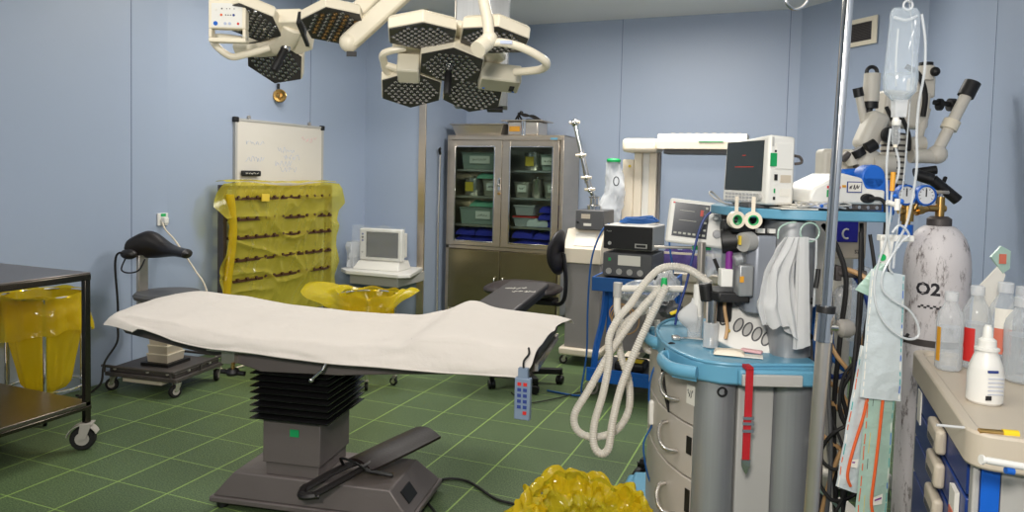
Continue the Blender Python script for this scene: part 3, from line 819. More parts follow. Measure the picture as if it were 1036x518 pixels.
# left lamp
LC2 = ab(-.994, 3.13, 2.0)
LM2 = Matrix.Translation(LC2) @ AB @ Matrix.Rotation(R(-26), 4, 'X')
t2 = thing('surgical_lamp', 'surgical lamp with three hexagonal modules and a control panel, further left', 'surgical lamp', LC2, YAW, 'ceiling mounted surgical lamps')
lamp_module(t2, LM2, .235, -.115, Rr=.142, rot=-2, tilt=(5, -6), warm=True)
lamp_module(t2, LM2, -.095, .150, Rr=.142, rot=14, tilt=(-14, 4))
lamp_module(t2, LM2, -.120, -.125, Rr=.14, rot=2, tilt=(4, 6))
mb = MB(LM2); mb.tube([(-.26, .11, .03), (-.14, .09, .02), (-.02, .02, .0), (.05, -.09, .01)], .045, 'lamp_cream', n=10, sub=4, flat=.6); mb.prism([(-.05, -.13), (.09, -.14), (.10, .06), (.02, .10), (-.03, .03)], .0, .07, 'lamp_cream'); mb.build('hub', t2, bevel=.008)
mb = MB(LM2); mb.box((.08, -.14, -.01), (.095, .02, .05), 'black'); mb.build('joint_band', t2)
HM = LM2 @ Matrix.Translation((.0, .015, -.005)) @ Matrix.Rotation(R(16), 4, 'Y')
mb = MB(HM); mb.lathe([(.001, -.145), (.016, -.142), (.018, -.13), (.018, -.03), (.001, -.03)], 'black', n=16)
hd = mb.build('sterile_handle', t2, label='black grip')
MB(HM).lathe([(.02, -.03), (.024, -.015), (.02, 0)], 'chrome', n=16).build('collar', hd)
# panel that faces the room
PM2 = Matrix.Translation(ab(-1.165, 2.93, 1.952)) @ AB
mb = MB(PM2)
for lo, hi in (((-.075, -.02, 0), (.075, .02, .018)), ((-.075, -.02, .054), (.075, .02, .168)), ((-.075, -.02, .018), (-.062, .02, .054)), ((.062, -.02, .018), (.075, .02, .054))): mb.box(lo, hi, 'lamp_cream')
pn = mb.build('control_panel', t2, bevel=.004)
mb = MB(PM2); mb.box((-.062, -.0215, .060), (.062, -.020, .155), 'white_plastic')
for x, z, c, r_ in ((-.045, .13, 'paper', .005), (-.02, .133, 'ink', .003), (.0, .133, 'ink', .002), (.012, .133, 'ink', .002), (.03, .133, 'ink', .002), (.05, .13, 'paper', .005), (-.022, .108, 'orange', .005), (-.004, .108, 'ink', .0025), (.006, .108, 'ink', .0025), (.016, .108, 'ink', .0025), (.028, .108, 'ink_blue', .005), (-.045, .074, 'blue_plain', .009), (-.006, .074, 'ink_faint', .006), (.012, .074, 'ink_faint', .006), (.046, .074, 'red_plain', .005)):
    mb.lathe([(r_, 0), (r_, -.0012), (.001, -.0014)], c, c=(x, -.0215, z), ax='y', n=12)
mb.build('key_film', pn)
mb = MB()
mb.tube([A2(-1.12, 3.04, 3.0), A2(-1.12, 3.04, 2.25), A2(-1.118, 3.04, 2.15)], .021, 'lamp_cream', n=14, sub=3)
mb.build('drop_arm', t2)
mb = MB(); mb.sph(A2(-1.116, 3.03, 2.12), .032, 'lamp_cream'); mb.cyl(A2(-1.114, 3.03, 2.115), A2(-1.045, 3.06, 2.055), .034, 'lamp_cream', n=18)
kn = mb.build('knuckle', t2)
for x in (-1.13, -1.10): MB().sph(A2(x, 2.998, 2.118), .003, 'dark_steel').build('screw', kn)
mb = MB(); mb.tube([A2(-1.16, 3.06, 1.99), A2(-1.255, 3.04, 1.995), A2(-1.262, 3.02, 1.965), A2(-1.20, 3.03, 1.915), A2(-1.15, 3.05, 1.925), A2(-1.06, 3.1, 1.965)], .015, 'lamp_cream', n=12, sub=5)
mb.build('yoke', t2)
# sprung support beams
mb = MB(); 
def beam(mb, p, q, w, h):
    p = Vector(p); q = Vector(q); d = (q-p)
    M = plane_M(p, d, AB.to_3x3() @ Vector((0, 1, 0)))
    mb.box((0, -w/2, -h/2), (d.length, w/2, h/2), 'lamp_cream', M=M)
beam(mb, A2(-.70, 3.03, 1.985), A2(-.08, 3.02, 2.56), .06, .075)
mb.sph(A2(-.70, 3.03, 1.985), .042, 'lamp_cream'); mb.cyl(A2(-.08, 3.02, 2.45), A2(-.08, 3.02, 3.02), .04, 'lamp_cream')
mb.build('sprung_arm', t2, bevel=.012)
mb = MB(); beam(mb, A2(-.735, 3.12, 2.08), A2(-.36, 3.12, 2.48), .05, .07); mb.cyl(A2(-.37, 3.12, 2.42), A2(-.37, 3.12, 3.02), .035, 'lamp_cream'); mb.build('second_arm', t2, bevel=.01)
MB().box((-.02, -.045, -.055), (.02, -.035, -.035), 'black', M=Matrix.Translation(A2(-.68, 3.03, 1.975)) @ AB).build('lock_tab', t2)

# stainless service column behind the lamps
CP = Matrix.Translation(ab(-.17, 3.72, 1.79)) @ AB
t = thing('ceiling_pendant', 'stainless service column coming down from the ceiling behind the middle surgical lamp', 'ceiling pendant', ab(-.17, 3.72, 1.79), YAW)
MB(CP).box((-.134, -.1, 0), (.134, .1, 1.23), 'steel_brushed').build('column', t, bevel=.004)
MB(CP).box((-.139, -.104, 0), (-.134, .1, 1.23), 'steel').build('edge_trim', t)
MB(CP).box((.03, -.085, -.018), (.11, .05, .0), 'black').build('hose_outlet', t)
# ================================================================ stainless cabinet in the alcove
t = thing('storage_cabinet', 'stainless steel cabinet with two glazed upper doors in the alcove', 'cabinet', (-2.68, 6.77, 0))
X0, X1, YF, YB, CH = -3.295, -2.063, 6.50, 7.03, 1.84
mb = MB()
mb.box((X0, YF+.02, .06), (X0+.02, YB, CH), 'steel_cabinet'); mb.box((X1-.02, YF+.02, .06), (X1, YB, CH), 'steel_cabinet')
mb.box((X0, YB-.015, .06), (X1, YB, CH), 'steel_cabinet'); mb.box((X0, YF, CH-.012), (X1, YB, CH), 'steel_cabinet'); mb.box((X0, YF+.02, .06), (X1, YB, .10), 'steel_cabinet')
mb.box((X0, YF, CH-.05), (X1, YF+.03, CH-.012), 'steel_cabinet')
mb.box((X0, YF, .06), (X0+.035, YF+.03, CH-.05), 'steel_cabinet'); mb.box((X1-.035, YF, .06), (X1, YF+.03, CH-.05), 'steel_cabinet')
mb.box((X0, YF, .70), (X1, YF+.03, .735), 'steel_cabinet')
for x in (X0+.04, X1-.04):
    for y in (YF+.05, YB-.05): mb.cyl((x, y, 0), (x, y, .06), .02, 'black', n=10)
mb.build('body', t, bevel=.003)
for z in (1.500, 1.232, .945, .745): MB().box((X0+.02, YF+.05, z-.02), (X1-.02, YB-.015, z), 'steel').build('shelf', t)
XM = -2.69
for a, b, hx in ((X0+.04, XM-.003, XM-.045), (XM+.003, X1-.04, XM+.045)):
    z0, z1 = .74, CH-.055
    gx0, gx1, gz0, gz1 = a+.06, b-.075 if b < -2.5 else b-.065, .782, 1.727
    if b > -2.5: gx0 = a+.085
    mb = MB()
    for lo, hi in (((a, YF-.018, z0), (gx0, YF, z1)), ((gx1, YF-.018, z0), (b, YF, z1)), ((gx0, YF-.018, z0), (gx1, YF, gz0)), ((gx0, YF-.018, gz1), (gx1, YF, z1))): mb.box(lo, hi, 'steel_cabinet')
    for lo, hi in (((gx0-.008, YF-.026, gz0), (gx0+.004, YF-.018, gz1)), ((gx1-.004, YF-.026, gz0), (gx1+.008, YF-.018, gz1)), ((gx0, YF-.024, gz0-.006), (gx1, YF-.018, gz0+.006)), ((gx0, YF-.024, gz1-.006), (gx1, YF-.018, gz1+.006))): mb.box(lo, hi, 'chrome')
    d = mb.build('door', t, bevel=.002)
    MB().box((gx0, YF-.012, gz0), (gx1, YF-.008, gz1), 'glass').build('glass_pane', d)
    if a > -2.8:
        pass
    else:
        mb = MB(); mb.box((b-.03, YF-.03, 1.30), (b-.005, YF-.018, 1.42), 'chrome'); mb.cyl((b-.018, YF-.018, 1.345), (b-.018, YF-.05, 1.345), .008, 'chrome'); mb.tube([(b-.018, YF-.05, 1.335), (b-.018, YF-.06, 1.36), (b-.018, YF-.05, 1.40)], .008, 'chrome', sub=4)
        mb.cyl((b-.018, YF-.018, 1.265), (b-.018, YF-.035, 1.265), .014, 'brass'); mb.build('handle', d)
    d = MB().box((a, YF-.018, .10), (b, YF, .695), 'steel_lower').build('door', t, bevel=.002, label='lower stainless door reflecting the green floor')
    MB().tube([(hx, YF-.018, .36), (hx, YF-.045, .37), (hx, YF-.045, .43), (hx, YF-.018, .44)], .006, 'chrome', sub=3).build('handle', d)
MB().box((-2.20, YF-.003, 1.797), (-2.13, YF-.0, 1.815), 'machine_blue').build('maker_plate', t, label='small pale blue maker plate')
def lbl(mb, x0, x1, z0, z1, y, m='paper', ink=True, seed=1):
    mb.box((x0, y-.003, z0), (x1, y, z1), m)
    if ink: scribble(mb, 'ink', plane_M(((x0+x1)/2, y-.004, (z0+z1)/2), (1, 0, 0), (0, 0, 1)), (x1-x0)*.7, (z1-z0)*.3, seed, r=.0018, n=4)
def tub(name, x0, x1, z0, h, label, m, lab=None, lx=None, seed=1, y0=6.57, y1=6.85, taper=.015, group=None, lid=None):
    t = thing(name, label, 'box', ((x0+x1)/2, (y0+y1)/2, z0), 0, group)
    mb = MB()
    mb.frustum((x0+taper, y0+taper, x1-taper, y1-taper), (x0, y0, x1, y1), z0+.001, z0+h*.93, m); mb.box((x0-.008, y0-.008, z0+h*.93), (x1+.008, y1+.008, z0+h), m)
    mb.build('body', t, bevel=.008)
    if lid: MB().box((x0-.01, y0-.01, z0+h), (x1+.01, y1+.01, z0+h+.012), lid).build('lid', t, bevel=.004)
    if lab:
        lx = lx or (x0+(x1-x0)*.25, x0+(x1-x0)*.85); mb = MB(); lbl(mb, lx[0], lx[1], z0+h*.35, z0+h*.8, y0-.003, lab, seed=seed); mb.build('label_card', t)
    return t
def pot(x, y, z0, r, h, label, lab=None):
    t = thing('steel_pot', label, 'pot', (x, y, z0))
    mb = MB(); mb.lathe([(.001, .001), (r*.95, .001), (r, .01), (r, h*.93), (r*1.05, h*.95), (r*1.05, h*.98), (r*.6, h), (.001, h)], 'chrome_worn', c=(x, y, z0), n=30); mb.build('body', t)
    MB().sph((x, y, z0+h+.008), .012, 'chrome').build('lid_knob', t)
    if lab: MB(Matrix.Translation((x-.0, y, z0))).box((-.055, -r-.004, h*.25), (.03, -r+.02, h*.75), lab).build('label_card', t)
    return t
tub('storage_box', -3.17, -2.80, 1.50, .17, 'grey green box with a white label on the top shelf of the cabinet', 'tray_green', 'paper', seed=2)
pot(-2.44, 6.72, 1.50, .10, .18, 'steel pot with yellow label on the top right shelf of the cabinet', 'yellow_label')
tub('storage_box', -2.32, -2.12, 1.50, .16, 'pale green box with handwritten label at the right of the top shelf', 'tray_green', 'paper', seed=3, lx=(-2.31, -2.14))
pot(-3.09, 6.72, 1.232, .10, .185, 'steel pot with yellow label on the second shelf at the left', 'yellow_label')
tub('steel_box', -2.93, -2.75, 1.232, .17, 'steel box under green cloth on the second shelf of the cabinet', 'steel', 'paper', seed=4)
tub('steel_box', -2.59, -2.44, 1.232, .155, 'steel box with plain white label on the second shelf, right door', 'steel', 'paper', seed=5)
pot(-2.385, 6.68, 1.232, .055, .19, 'narrow steel canister on the second shelf of the cabinet')
tub('steel_box', -2.28, -2.11, 1.232, .16, 'steel box with cream label at the right end of the second shelf', 'steel', 'paper', seed=6)
tub('storage_box', -3.18, -2.76, .945, .17, 'wide translucent tray with white label on the third shelf of the cabinet', 'tray_green', 'paper', seed=7, lx=(-3.0, -2.84))
tub('food_box', -2.58, -2.38, 1.055, .09, 'upper clear plastic box with grey lid on the third shelf', 'film_milky', lid='grey_light', y1=6.75)
tub('food_box', -2.59, -2.37, .945, .09, 'lower clear plastic box with red lid on the third shelf', 'film_milky', lid='red_plain', y1=6.75)
def lump(name, x0, x1, y0, y1, z0, h, m, label, cat, seed, group=None):
    def fn(u, v):
        x = x0+(x1-x0)*u; y = y0+(y1-y0)*v
        e = (min(1, u/.14, (1-u)/.14, v/.18, (1-v)/.18)); e = max(0, e)**.5
        return (x, y, z0+.005+h*e*(.88+.35*noise.noise(Vector((x*14, y*14, seed)))))
    return tag(MB().grid(fn, 26, 16, m, thick=.004).build(name), label, cat, group)
lump('green_cloth', -3.0, -2.76, 6.56, 6.80, 1.405, .055, 'green_cloth', 'green and white cloth heaped on the steel box in the cabinet', 'cloth', 3)
lump('green_package', -3.08, -2.76, 6.58, 6.82, 1.12, .06, 'green_cloth', 'green package lying in the wide tray of the cabinet', 'package', 9)
lump('white_package', -2.45, -2.22, 6.55, 6.70, .946, .085, 'cloth_white', 'crumpled white package in front on the third shelf of the cabinet', 'package', 5)
for i, (x0, x1, z, h, l) in enumerate(((-2.33, -2.12, .948, .07, 'dark blue drape at the bottom of the pile on the third shelf'), (-2.33, -2.12, 1.018, .07, 'dark blue drape in the middle of the pile on the third shelf'), (-2.32, -2.13, 1.088, .065, 'dark blue drape on top of the pile on the third shelf'),
        (-3.24, -2.76, .748, .085, 'dark blue drape lowest in the cabinet behind the left door'), (-3.22, -3.0, .832, .065, 'dark blue drape on the pile at the far left of the cabinet'), (-3.0, -2.74, .832, .070, 'dark blue drape on the pile next to the left door edge'),
        (-2.60, -2.12, .748, .075, 'dark blue drape lowest in the cabinet behind the right door'), (-2.60, -2.38, .828, .075, 'dark blue drape on the pile behind the middle of the right door'), (-2.38, -2.11, .825, .07, 'dark blue drape on the pile at the far right of the cabinet'))):
    lump('folded_drape', x0, x1, 6.55, 6.86, z, h, 'drape_blue', l, 'drape', i, 'folded blue drapes in the cabinet')
# on top
t = thing('steel_tray', 'long shallow steel tray on top of the cabinet at the left', 'tray', (-2.98, 6.72, CH))
mb = MB(); mb.frustum((-3.23, 6.55, -2.74, 6.90), (-3.27, 6.52, -2.70, 6.93), CH+.001, CH+.105, 'steel'); mb.box((-3.285, 6.505, CH+.105), (-2.685, 6.945, CH+.115), 'steel'); mb.build('body', t, bevel=.006)
t = thing('instrument_box', 'steel instrument box with an orange label and black cable on top of the cabinet', 'box', (-2.5, 6.7, CH))
mb = MB(); mb.box((-2.67, 6.56, CH+.001), (-2.35, 6.84, CH+.14), 'steel'); mb.build('body', t, bevel=.012)
MB().box((-2.73, 6.53, CH+.14), (-2.30, 6.87, CH+.152), 'steel').build('lid', t, bevel=.003)
MB().box((-2.65, 6.555, CH+.04), (-2.54, 6.56, CH+.09), 'amber').build('label_card', t)
MB().cyl((-2.50, 6.56, CH+.001), (-2.50, 6.56, CH+.14), .028, 'chrome', n=18).build('canister', t)
mb = MB(); 
for k in range(3): mb.tube([(-2.63+.03*k, 6.66+.02*k, CH+.153), (-2.59, 6.64, CH+.205+.01*k), (-2.52, 6.64, CH+.215-.01*k), (-2.44, 6.66, CH+.18+.01*k), (-2.37, 6.68, CH+.158), (-2.42, 6.74, CH+.165), (-2.55, 6.76, CH+.17)], .009, 'black_rubber', sub=4)
mb.sph((-2.56, 6.64, CH+.228), .02, 'black')
tag(mb.build('cable_coil', loc=(-2.5, 6.7, CH+.152)), 'coil of black cable on the lid of the steel instrument box', 'cable')
# rod leaning beside the cabinet
t = thing('metal_rod', 'slim metal rod standing between the alcove wall and the cabinet', 'rod', (-3.327, 6.40, 0))
MB().tube([(-3.33, 6.40, .0), (-3.335, 6.40, .9), (-3.325, 6.40, 1.64)], .009, 'chrome_worn').build('shaft', t)
MB().tube([(-3.325, 6.40, 1.64), (-3.325, 6.38, 1.69), (-3.31, 6.38, 1.70)], .014, 'black', sub=3).build('end_hook', t)

# ================================================================ monitor on its wall shelf, behind the table
t = thing('wall_shelf', 'white wall shelf with a shallow drawer box on the pier behind the table', 'shelf', (-3.62, 5.88, .45))
mb = MB(); mb.prism([(-4.0, 5.70), (-3.86, 5.58), (-3.30, 5.58), (-3.22, 5.66), (-3.36, 6.148), (-4.0, 6.148)], .495, .53, 'white_plastic'); mb.build('top_board', t, bevel=.006)
MB().box((-3.86, 5.64, .40), (-3.34, 6.148, .494), 'grey_light').build('drawer_box', t, bevel=.006)
t = thing('bedside_monitor', 'small white patient monitor under clear plastic on the white wall shelf', 'monitor', (-3.62, 5.84, .53))
T = Matrix.Translation((-3.62, 5.80, .531)) @ Matrix.Rotation(R(5), 4, 'Z')
mb = MB(T); mb.box((-.22, -.02, .08), (.22, .05, .385), 'white_plastic'); mb.box((-.18, .05, .10), (.18, .20, .34), 'white_plastic'); mb.build('casing', t, bevel=.014)
mb = MB(T); mb.frustum((-.26, -.08, .22, .2), (-.22, -.03, .20, .18), 0, .08, 'white_plastic'); mb.build('stand', t, bevel=.006)
MB(T).box((-.145, -.0235, .115), (.185, -.0195, .355), 'screen_dark').build('screen', t)
for z, m in ((.33, 'ink_blue'), (.30, 'ink'), (.27, 'ink_blue'), (.16, 'key')): MB(T).lathe([(.009, 0), (.009, -.004), (.001, -.005)], m, c=(-.185, -.02, z), ax='y', n=12).build('button', t)
def pf(u, v):
    x = -.27+.54*u; z = .10+.31*v
    return (x, -.045-.018*abs(noise.noise(Vector((x*9, z*9, 2))))-.02*max(0, .2-u)*5, z+.01*sin(u*13))
MB(T).grid(pf, 26, 18, 'film').build('plastic_cover', t, label='crinkled clear plastic cover')
def pf2(u, v):
    a = 2*pi*u; r = .085+.03*noise.noise(Vector((cos(a)*2, sin(a)*2, v*3)))
    return (-.30+r*.6*cos(a), .02+r*sin(a), .01+.24*v)
MB(T).grid(pf2, 20, 10, 'film_milky', wrap=True).build('gathered_film', t)

# ================================================================ laser tower with jointed arm
t = thing('laser_tower', 'grey wheeled laser unit with a jointed chrome arm beside the cabinet', 'medical device', (-1.49, 5.45, 0))
mb = MB(); mb.box((-1.66, 5.22, .075), (-1.325, 5.70, .135), 'cream'); mb.build('base', t, bevel=.015)
MB().box((-1.625, 5.25, .135), (-1.35, 5.66, .80), 'grey_panel').build('body', t, bevel=.008)
mb = MB(); mb.prism([(5.22, .79), (5.22, .90), (5.32, 1.045), (5.64, 1.045), (5.64, .79)], -1.64, -1.345, 'cream', M=Matrix(((0, 0, 1, 0), (1, 0, 0, 0), (0, 1, 0, 0), (0, 0, 0, 1)))); mb.build('console', t, bevel=.006, smooth=15)
sM = plane_M((-1.49, 5.269, .972), (1, 0, 0), (0, .10, .145))
MB(sM).box((-.075, -.06, 0), (.085, .06, .003), 'paper').build('display', t)
mb = MB(); mb.box((-1.565, 5.27, 1.046), (-1.345, 5.60, 1.195), 'grey_dark'); hb = mb.build('head_box', t, bevel=.006)
mb = MB(); mb.box((-1.52, 5.266, 1.13), (-1.45, 5.27, 1.165), 'beige'); mb.box((-1.50, 5.266, 1.075), (-1.44, 5.27, 1.095), 'paper'); mb.cyl((-1.545, 5.27, 1.10), (-1.545, 5.255, 1.10), .009, 'black', n=10); mb.build('badge', hb)
AJ = [(-1.455, 5.40, 1.195), (-1.47, 5.36, 1.30), (-1.51, 5.32, 1.46), (-1.555, 5.30, 1.67), (-1.60, 5.30, 1.86)]
mb = MB(); mb.lathe([(.055, 0), (.055, .03), (.035, .04), (.035, .09), (.05, .10), (.001, .12)], 'chrome', c=AJ[0], n=20); mb.build('arm_base', t)
mb = MB()
mb.cyl((-1.457, 5.39, 1.28), (-1.495, 5.33, 1.43), .017, 'chrome'); mb.cyl((-1.48, 5.34, 1.36), AJ[4], .019, 'chrome'); mb.cyl((-1.52, 5.38, 1.40), (-1.60, 5.34, 1.84), .010, 'chrome')
mb.build('arm_tube', t)
for p in ((-1.475, 5.34, 1.35), (-1.50, 5.32, 1.44), (-1.545, 5.31, 1.61), (-1.60, 5.30, 1.86)):
    mb = MB(); mb.sph(p, .031 if p[2] > 1.8 else .024, 'chrome'); mb.cyl((p[0]-.04, p[1]-.01, p[2]), (p[0]+.04, p[1]-.01, p[2]+.005), .012, 'cream'); mb.build('arm_joint', t)
for x, y in ((-1.63, 5.26), (-1.36, 5.26), (-1.63, 5.66), (-1.36, 5.66)): caster(t, x, y, .032, .075, .4)

# ================================================================ dark office chair
CCx, CCy = -1.725, 4.625
t = thing('office_chair', 'black swivel chair behind the arm board of the operating table', 'chair', (CCx, CCy, 0), 0)
T = Matrix.Translation((CCx, CCy, 0)) @ Matrix.Rotation(R(3), 4, 'Z')
def seat(u, v):
    a = 2*pi*u; q = abs(cos(a))**.7*(1 if cos(a) > 0 else -1), abs(sin(a))**.7*(1 if sin(a) > 0 else -1)
    ph = -pi/2+pi*v; k = max(cos(ph), .001)**.6
    return (.265*q[0]*k-.01, .25*q[1]*k, .662+.045*sin(ph)*1.0)
MB(T).grid(seat, 40, 12, 'brown_vinyl', wrap=True).build('seat', t)
mb = MB(T); mb.box((-.10, -.09, .575), (.22, .09, .605), 'black'); mb.build('seat_plate', t)
mb = MB(T); mb.cyl((0, 0, .10), (0, 0, .35), .03, 'black'); mb.cyl((0, 0, .35), (0, 0, .58), .016, 'dark_steel'); mb.build('gas_lift', t)
for i in range(5):
    a = R(18+72*i); MB(T).prism([(0, -.028), (.27, -.018), (.28, .018), (0, .028)], .07, .11, 'black', M=Matrix.Rotation(a, 4, 'Z')).build('base_arm', t, bevel=.006)
    p = T @ Vector((.26*cos(a), .26*sin(a), 0)); caster(t, p.x, p.y, .03, .072, a+1.2, tyre='black', hub='black', fork='black', twin=True)
mb = MB(T); mb.tube([(.15, 0, .59), (.24, 0, .57), (.285, 0, .62), (.29, 0, .76), (.27, 0, .92)], .028, 'black', sub=5, flat=.5); mb.build('back_post', t)
def br(u, v):
    a = 2*pi*u; ph = -pi/2+pi*v; k = max(cos(ph), .001)**.7
    return (.245+.032*sin(ph)-.03*(cos(a)**2), .20*k*cos(a), .93+.155*k*sin(a))
MB(T).grid(br, 36, 12, 'black_vinyl', wrap=True).build('backrest', t)
mb = MB(T); mb.box((-.02, -.26, .60), (.05, -.22, .615), 'paper'); mb.cyl((.0, -.24, .607), (.0, -.05, .59), .006, 'black'); mb.build('height_lever', t)

# ================================================================ blue equipment cart
t = thing('equipment_cart', 'bright blue wheeled cart holding two electrosurgical units', 'cart', (-.975, 4.8, 0))
X0, X1, Y0, Y1 = -1.225, -.715, 4.56, 5.02
mb = MB(); mb.box((X0, Y0, .77), (X1, Y1, .79), 'black'); mb.box((X0-.005, Y0-.005, .70), (X1+.005, Y0+.012, .792), 'cable_blue'); mb.box((X0-.005, Y0, .70), (X0+.01, Y1, .792), 'frame_blue'); mb.box((X1-.01, Y0, .70), (X1+.005, Y1, .792), 'frame_blue'); mb.build('top_shelf', t, bevel=.004)
mb = MB(); mb.box((X0-.02, Y0-.02, .10), (X1+.02, Y1, .16), 'frame_blue'); mb.box((X0, Y0, .16), (X1, Y1-.02, .165), 'grey_dark'); mb.box((X0-.02, Y0-.02, .16), (X1+.02, Y0-.005, .19), 'frame_blue'); mb.build('lower_tray', t, bevel=.006)
for x in (X0+.02, X1-.02):
    mb = MB(); mb.tube([(x, Y0+.30, .79), (x, Y0+.24, .50), (x, Y0+.06, .30), (x, Y0+.02, .16)], .022, 'frame_blue', n=4, sub=4); mb.box((x-.02, Y1-.05, .15), (x+.02, Y1-.01, .79), 'frame_blue'); mb.build('side_frame', t)
MB().box((X0+.03, Y1-.035, .22), (X1-.03, Y1-.02, .70), 'grey_panel').build('back_panel', t)
for x, y, g in ((X0+.01, Y0+.02, .9), (X1-.01, Y0+.02, .3), (X0+.01, Y1-.03, 0), (X1-.01, Y1-.03, .2)): caster(t, x, y, .048, .10, g, hub='chrome', tyre='grey_rubber', fork='chrome_worn')
def esu(z0, label, kind):
    t = thing('electrosurgical_unit', label, 'medical device', (-1.0, 4.75, z0), R(-3), 'electrosurgical units on the blue cart')
    T = Matrix.Translation((-1.0, 4.75, z0)) @ Matrix.Rotation(R(-3), 4, 'Z')
    MB(T).box((-.165, -.15, .006), (.165, .19, .165), 'grey_dark' if kind else 'grey_light').build('casing', t, bevel=.008)
    MB(T).box((-.162, -.158, .01), (.162, -.148, .160), 'black' if not kind else 'grey_dark').build('front_panel', t, bevel=.003)
    if not kind:
        MB(T).lathe([(.012, 0), (.012, -.004), (.001, -.004)], 'grey_light', c=(-.12, -.158, .045), ax='y', n=14).build('power_button', t)
        mb = MB(T); mb.box((.05, -.162, .022), (.13, -.157, .05), 'grey_light'); mb.box((.058, -.163, .028), (.122, -.161, .044), 'black'); mb.build('socket', t)
        mb = MB(T); scribble(mb, 'grey_light', plane_M((-.125, -.1585, .125), (1, 0, 0), (0, 0, 1)), .035, .010, 21, r=.0012, n=3); mb.build('small_mark', t)
    else:
        MB(T).box((-.06, -.161, .085), (.09, -.157, .15), 'paper').build('display', t)
        mb = MB(T); mb.box((-.125, -.162, .11), (-.108, -.157, .13), 'screen_red'); mb.mats[-1] = 'green_bright'; mb.build('power_light', t)
        for x in (-.12, -.05, .02, .09): MB(T).lathe([(.02, 0), (.02, -.006), (.013, -.006), (.013, -.002), (.001, -.002)], 'grey_light', c=(x, -.158, .042), ax='y', n=18).build('socket', t)
    for x in (-.13, .13): MB(T).box((x-.012, -.12, 0), (x+.012, .15, .006), 'black_rubber').build('foot', t)
esu(.791, 'lower electrosurgical unit with white display on the blue cart', 1)
esu(.972, 'upper electrosurgical unit with a plain black front on the blue cart', 0)
mb = MB(); P0 = Vector((-.98, 4.8, 1.145))
for k in range(4): mb.tube([P0+Vector((.13*cos(a)*(1-.1*k), .10*sin(a), .004+.009*k+.015*max(0, sin(a*1+1.2)))) for a in [2*pi*i/10 for i in range(10)]], .006, 'cable_blue', sub=3, closed=True)
tag(mb.build('blue_cable_coil', loc=(-.98, 4.8, 1.139)), 'coil of blue cable lying on the upper electrosurgical unit', 'cable')
tag(MB().tube([(-1.15, 4.66, 1.14), (-1.19, 4.60, 1.08), (-1.235, 4.55, .9), (-1.245, 4.53, .6), (-1.235, 4.50, .3), (-1.25, 4.45, .08), (-1.27, 4.48, .012), (-1.5, 4.5, .010)], .006, 'cable_blue', sub=5).build('blue_cable', loc=(-1.24, 4.5, 0)), 'blue cable hanging down the left side of the blue cart', 'cable')
tag(MB().tube([(-.75, 4.62, 1.12), (-.73, 4.57, 1.0), (-.70, 4.54, .85), (-.72, 4.53, .72)], .006, 'cable_blue', sub=5).build('blue_cable', loc=(-.72, 4.53, .72)), 'blue cable hanging at the right side of the electrosurgical units', 'cable')
mb = MB()
for k in range(3): mb.torus((-1.05+.02*k, 4.62-.004*k, .55-.02*k), .07+.01*k, .0045, 'cable_beige', ax='y')
tag(mb.build('coiled_lead', loc=(-1.05, 4.62, .45)), 'pale coiled lead hung under the top of the blue cart', 'cable')
tag(MB().box((-1.08, 4.62, .166), (-.88, 4.80, .23), 'black').build('foot_switch', bevel=.02, seg=3), 'black and yellow foot switch on the lower tray of the blue cart', 'foot switch')
MB().box((-1.06, 4.64, .231), (-.90, 4.72, .236), 'yellow_plain').build('treadle', bpy.data.objects['foot_switch'])
tag(MB().tube([(-1.27, 4.60, .01), (-1.4, 4.35, .01), (-1.52, 4.2, .01), (-1.60, 4.25, .01), (-1.7, 4.35, .01)], .004, 'black_rubber', sub=5).build('thin_floor_lead', loc=(-1.5, 4.4, 0)), 'thin dark lead on the floor between swivel chair and blue cart', 'cable')

# ================================================================ infant warmer
t = thing('infant_warmer', 'cream infant radiant warmer against the back wall with its heater head overhead', 'medical device', (-1.05, 5.8, 0))
mb = MB(); mb.box((-1.24, 5.80, .12), (-1.175, 5.92, 1.66), 'cream'); mb.box((-1.115, 5.80, .12), (-1.055, 5.92, 1.66), 'cream'); mb.box((-1.175, 5.82, .12), (-1.115, 5.90, 1.66), 'white_plastic'); mb.box((-1.055, 5.84, .2), (-1.03, 5.88, 1.66), 'grey_panel'); mb.build('column', t, bevel=.008)
MB().box((-1.335, 5.80, .90), (-1.242, 5.90, 1.60), 'cream').build('side_housing', t, bevel=.01)
MB().cyl((-1.275, 5.80, 1.545), (-1.275, 5.793, 1.545), .012, 'yellow_label', n=12).build('status_dot', t)
mb = MB(); mb.box((-1.315, 5.66, 1.655), (-1.03, 5.96, 1.765), 'cream'); mb.build('head_joint', t, bevel=.03, seg=3)
mb = MB(); mb.prism([(5.62, 1.68), (5.62, 1.74), (5.67, 1.80), (5.92, 1.80), (5.96, 1.74), (5.96, 1.68)], -1.028, -.36, 'cream', M=Matrix(((0, 0, 1, 0), (1, 0, 0, 0), (0, 1, 0, 0), (0, 0, 0, 1))))
for i in range(9): mb.box((-.93+i*.062, 5.68, 1.80), (-.90+i*.062, 5.90, 1.806), 'beige')
hd = mb.build('heater_head', t, bevel=.006)
MB().box((-.98, 5.66, 1.645), (-.38, 5.92, 1.679), 'grey_dark').build('reflector', hd, bevel=.004)
MB().box((-.71, 5.614, 1.735), (-.53, 5.619, 1.742), 'green_bright').build('green_stripe', hd, label='green stripe')
mb = MB(); mb.box((-1.24, 5.25, .05), (-.36, 5.31, .10), 'cream'); mb.box((-1.16, 5.25, .05), (-1.06, 5.96, .12), 'cream'); mb.build('base', t, bevel=.01)
for x, y in ((-1.22, 5.28), (-.38, 5.28), (-1.11, 5.92)): caster(t, x, y, .03, .055, .4)
MB().box((-1.055, 5.30, .62), (-.34, 5.84, .70), 'cream').build('bed_base', t, bevel=.015)
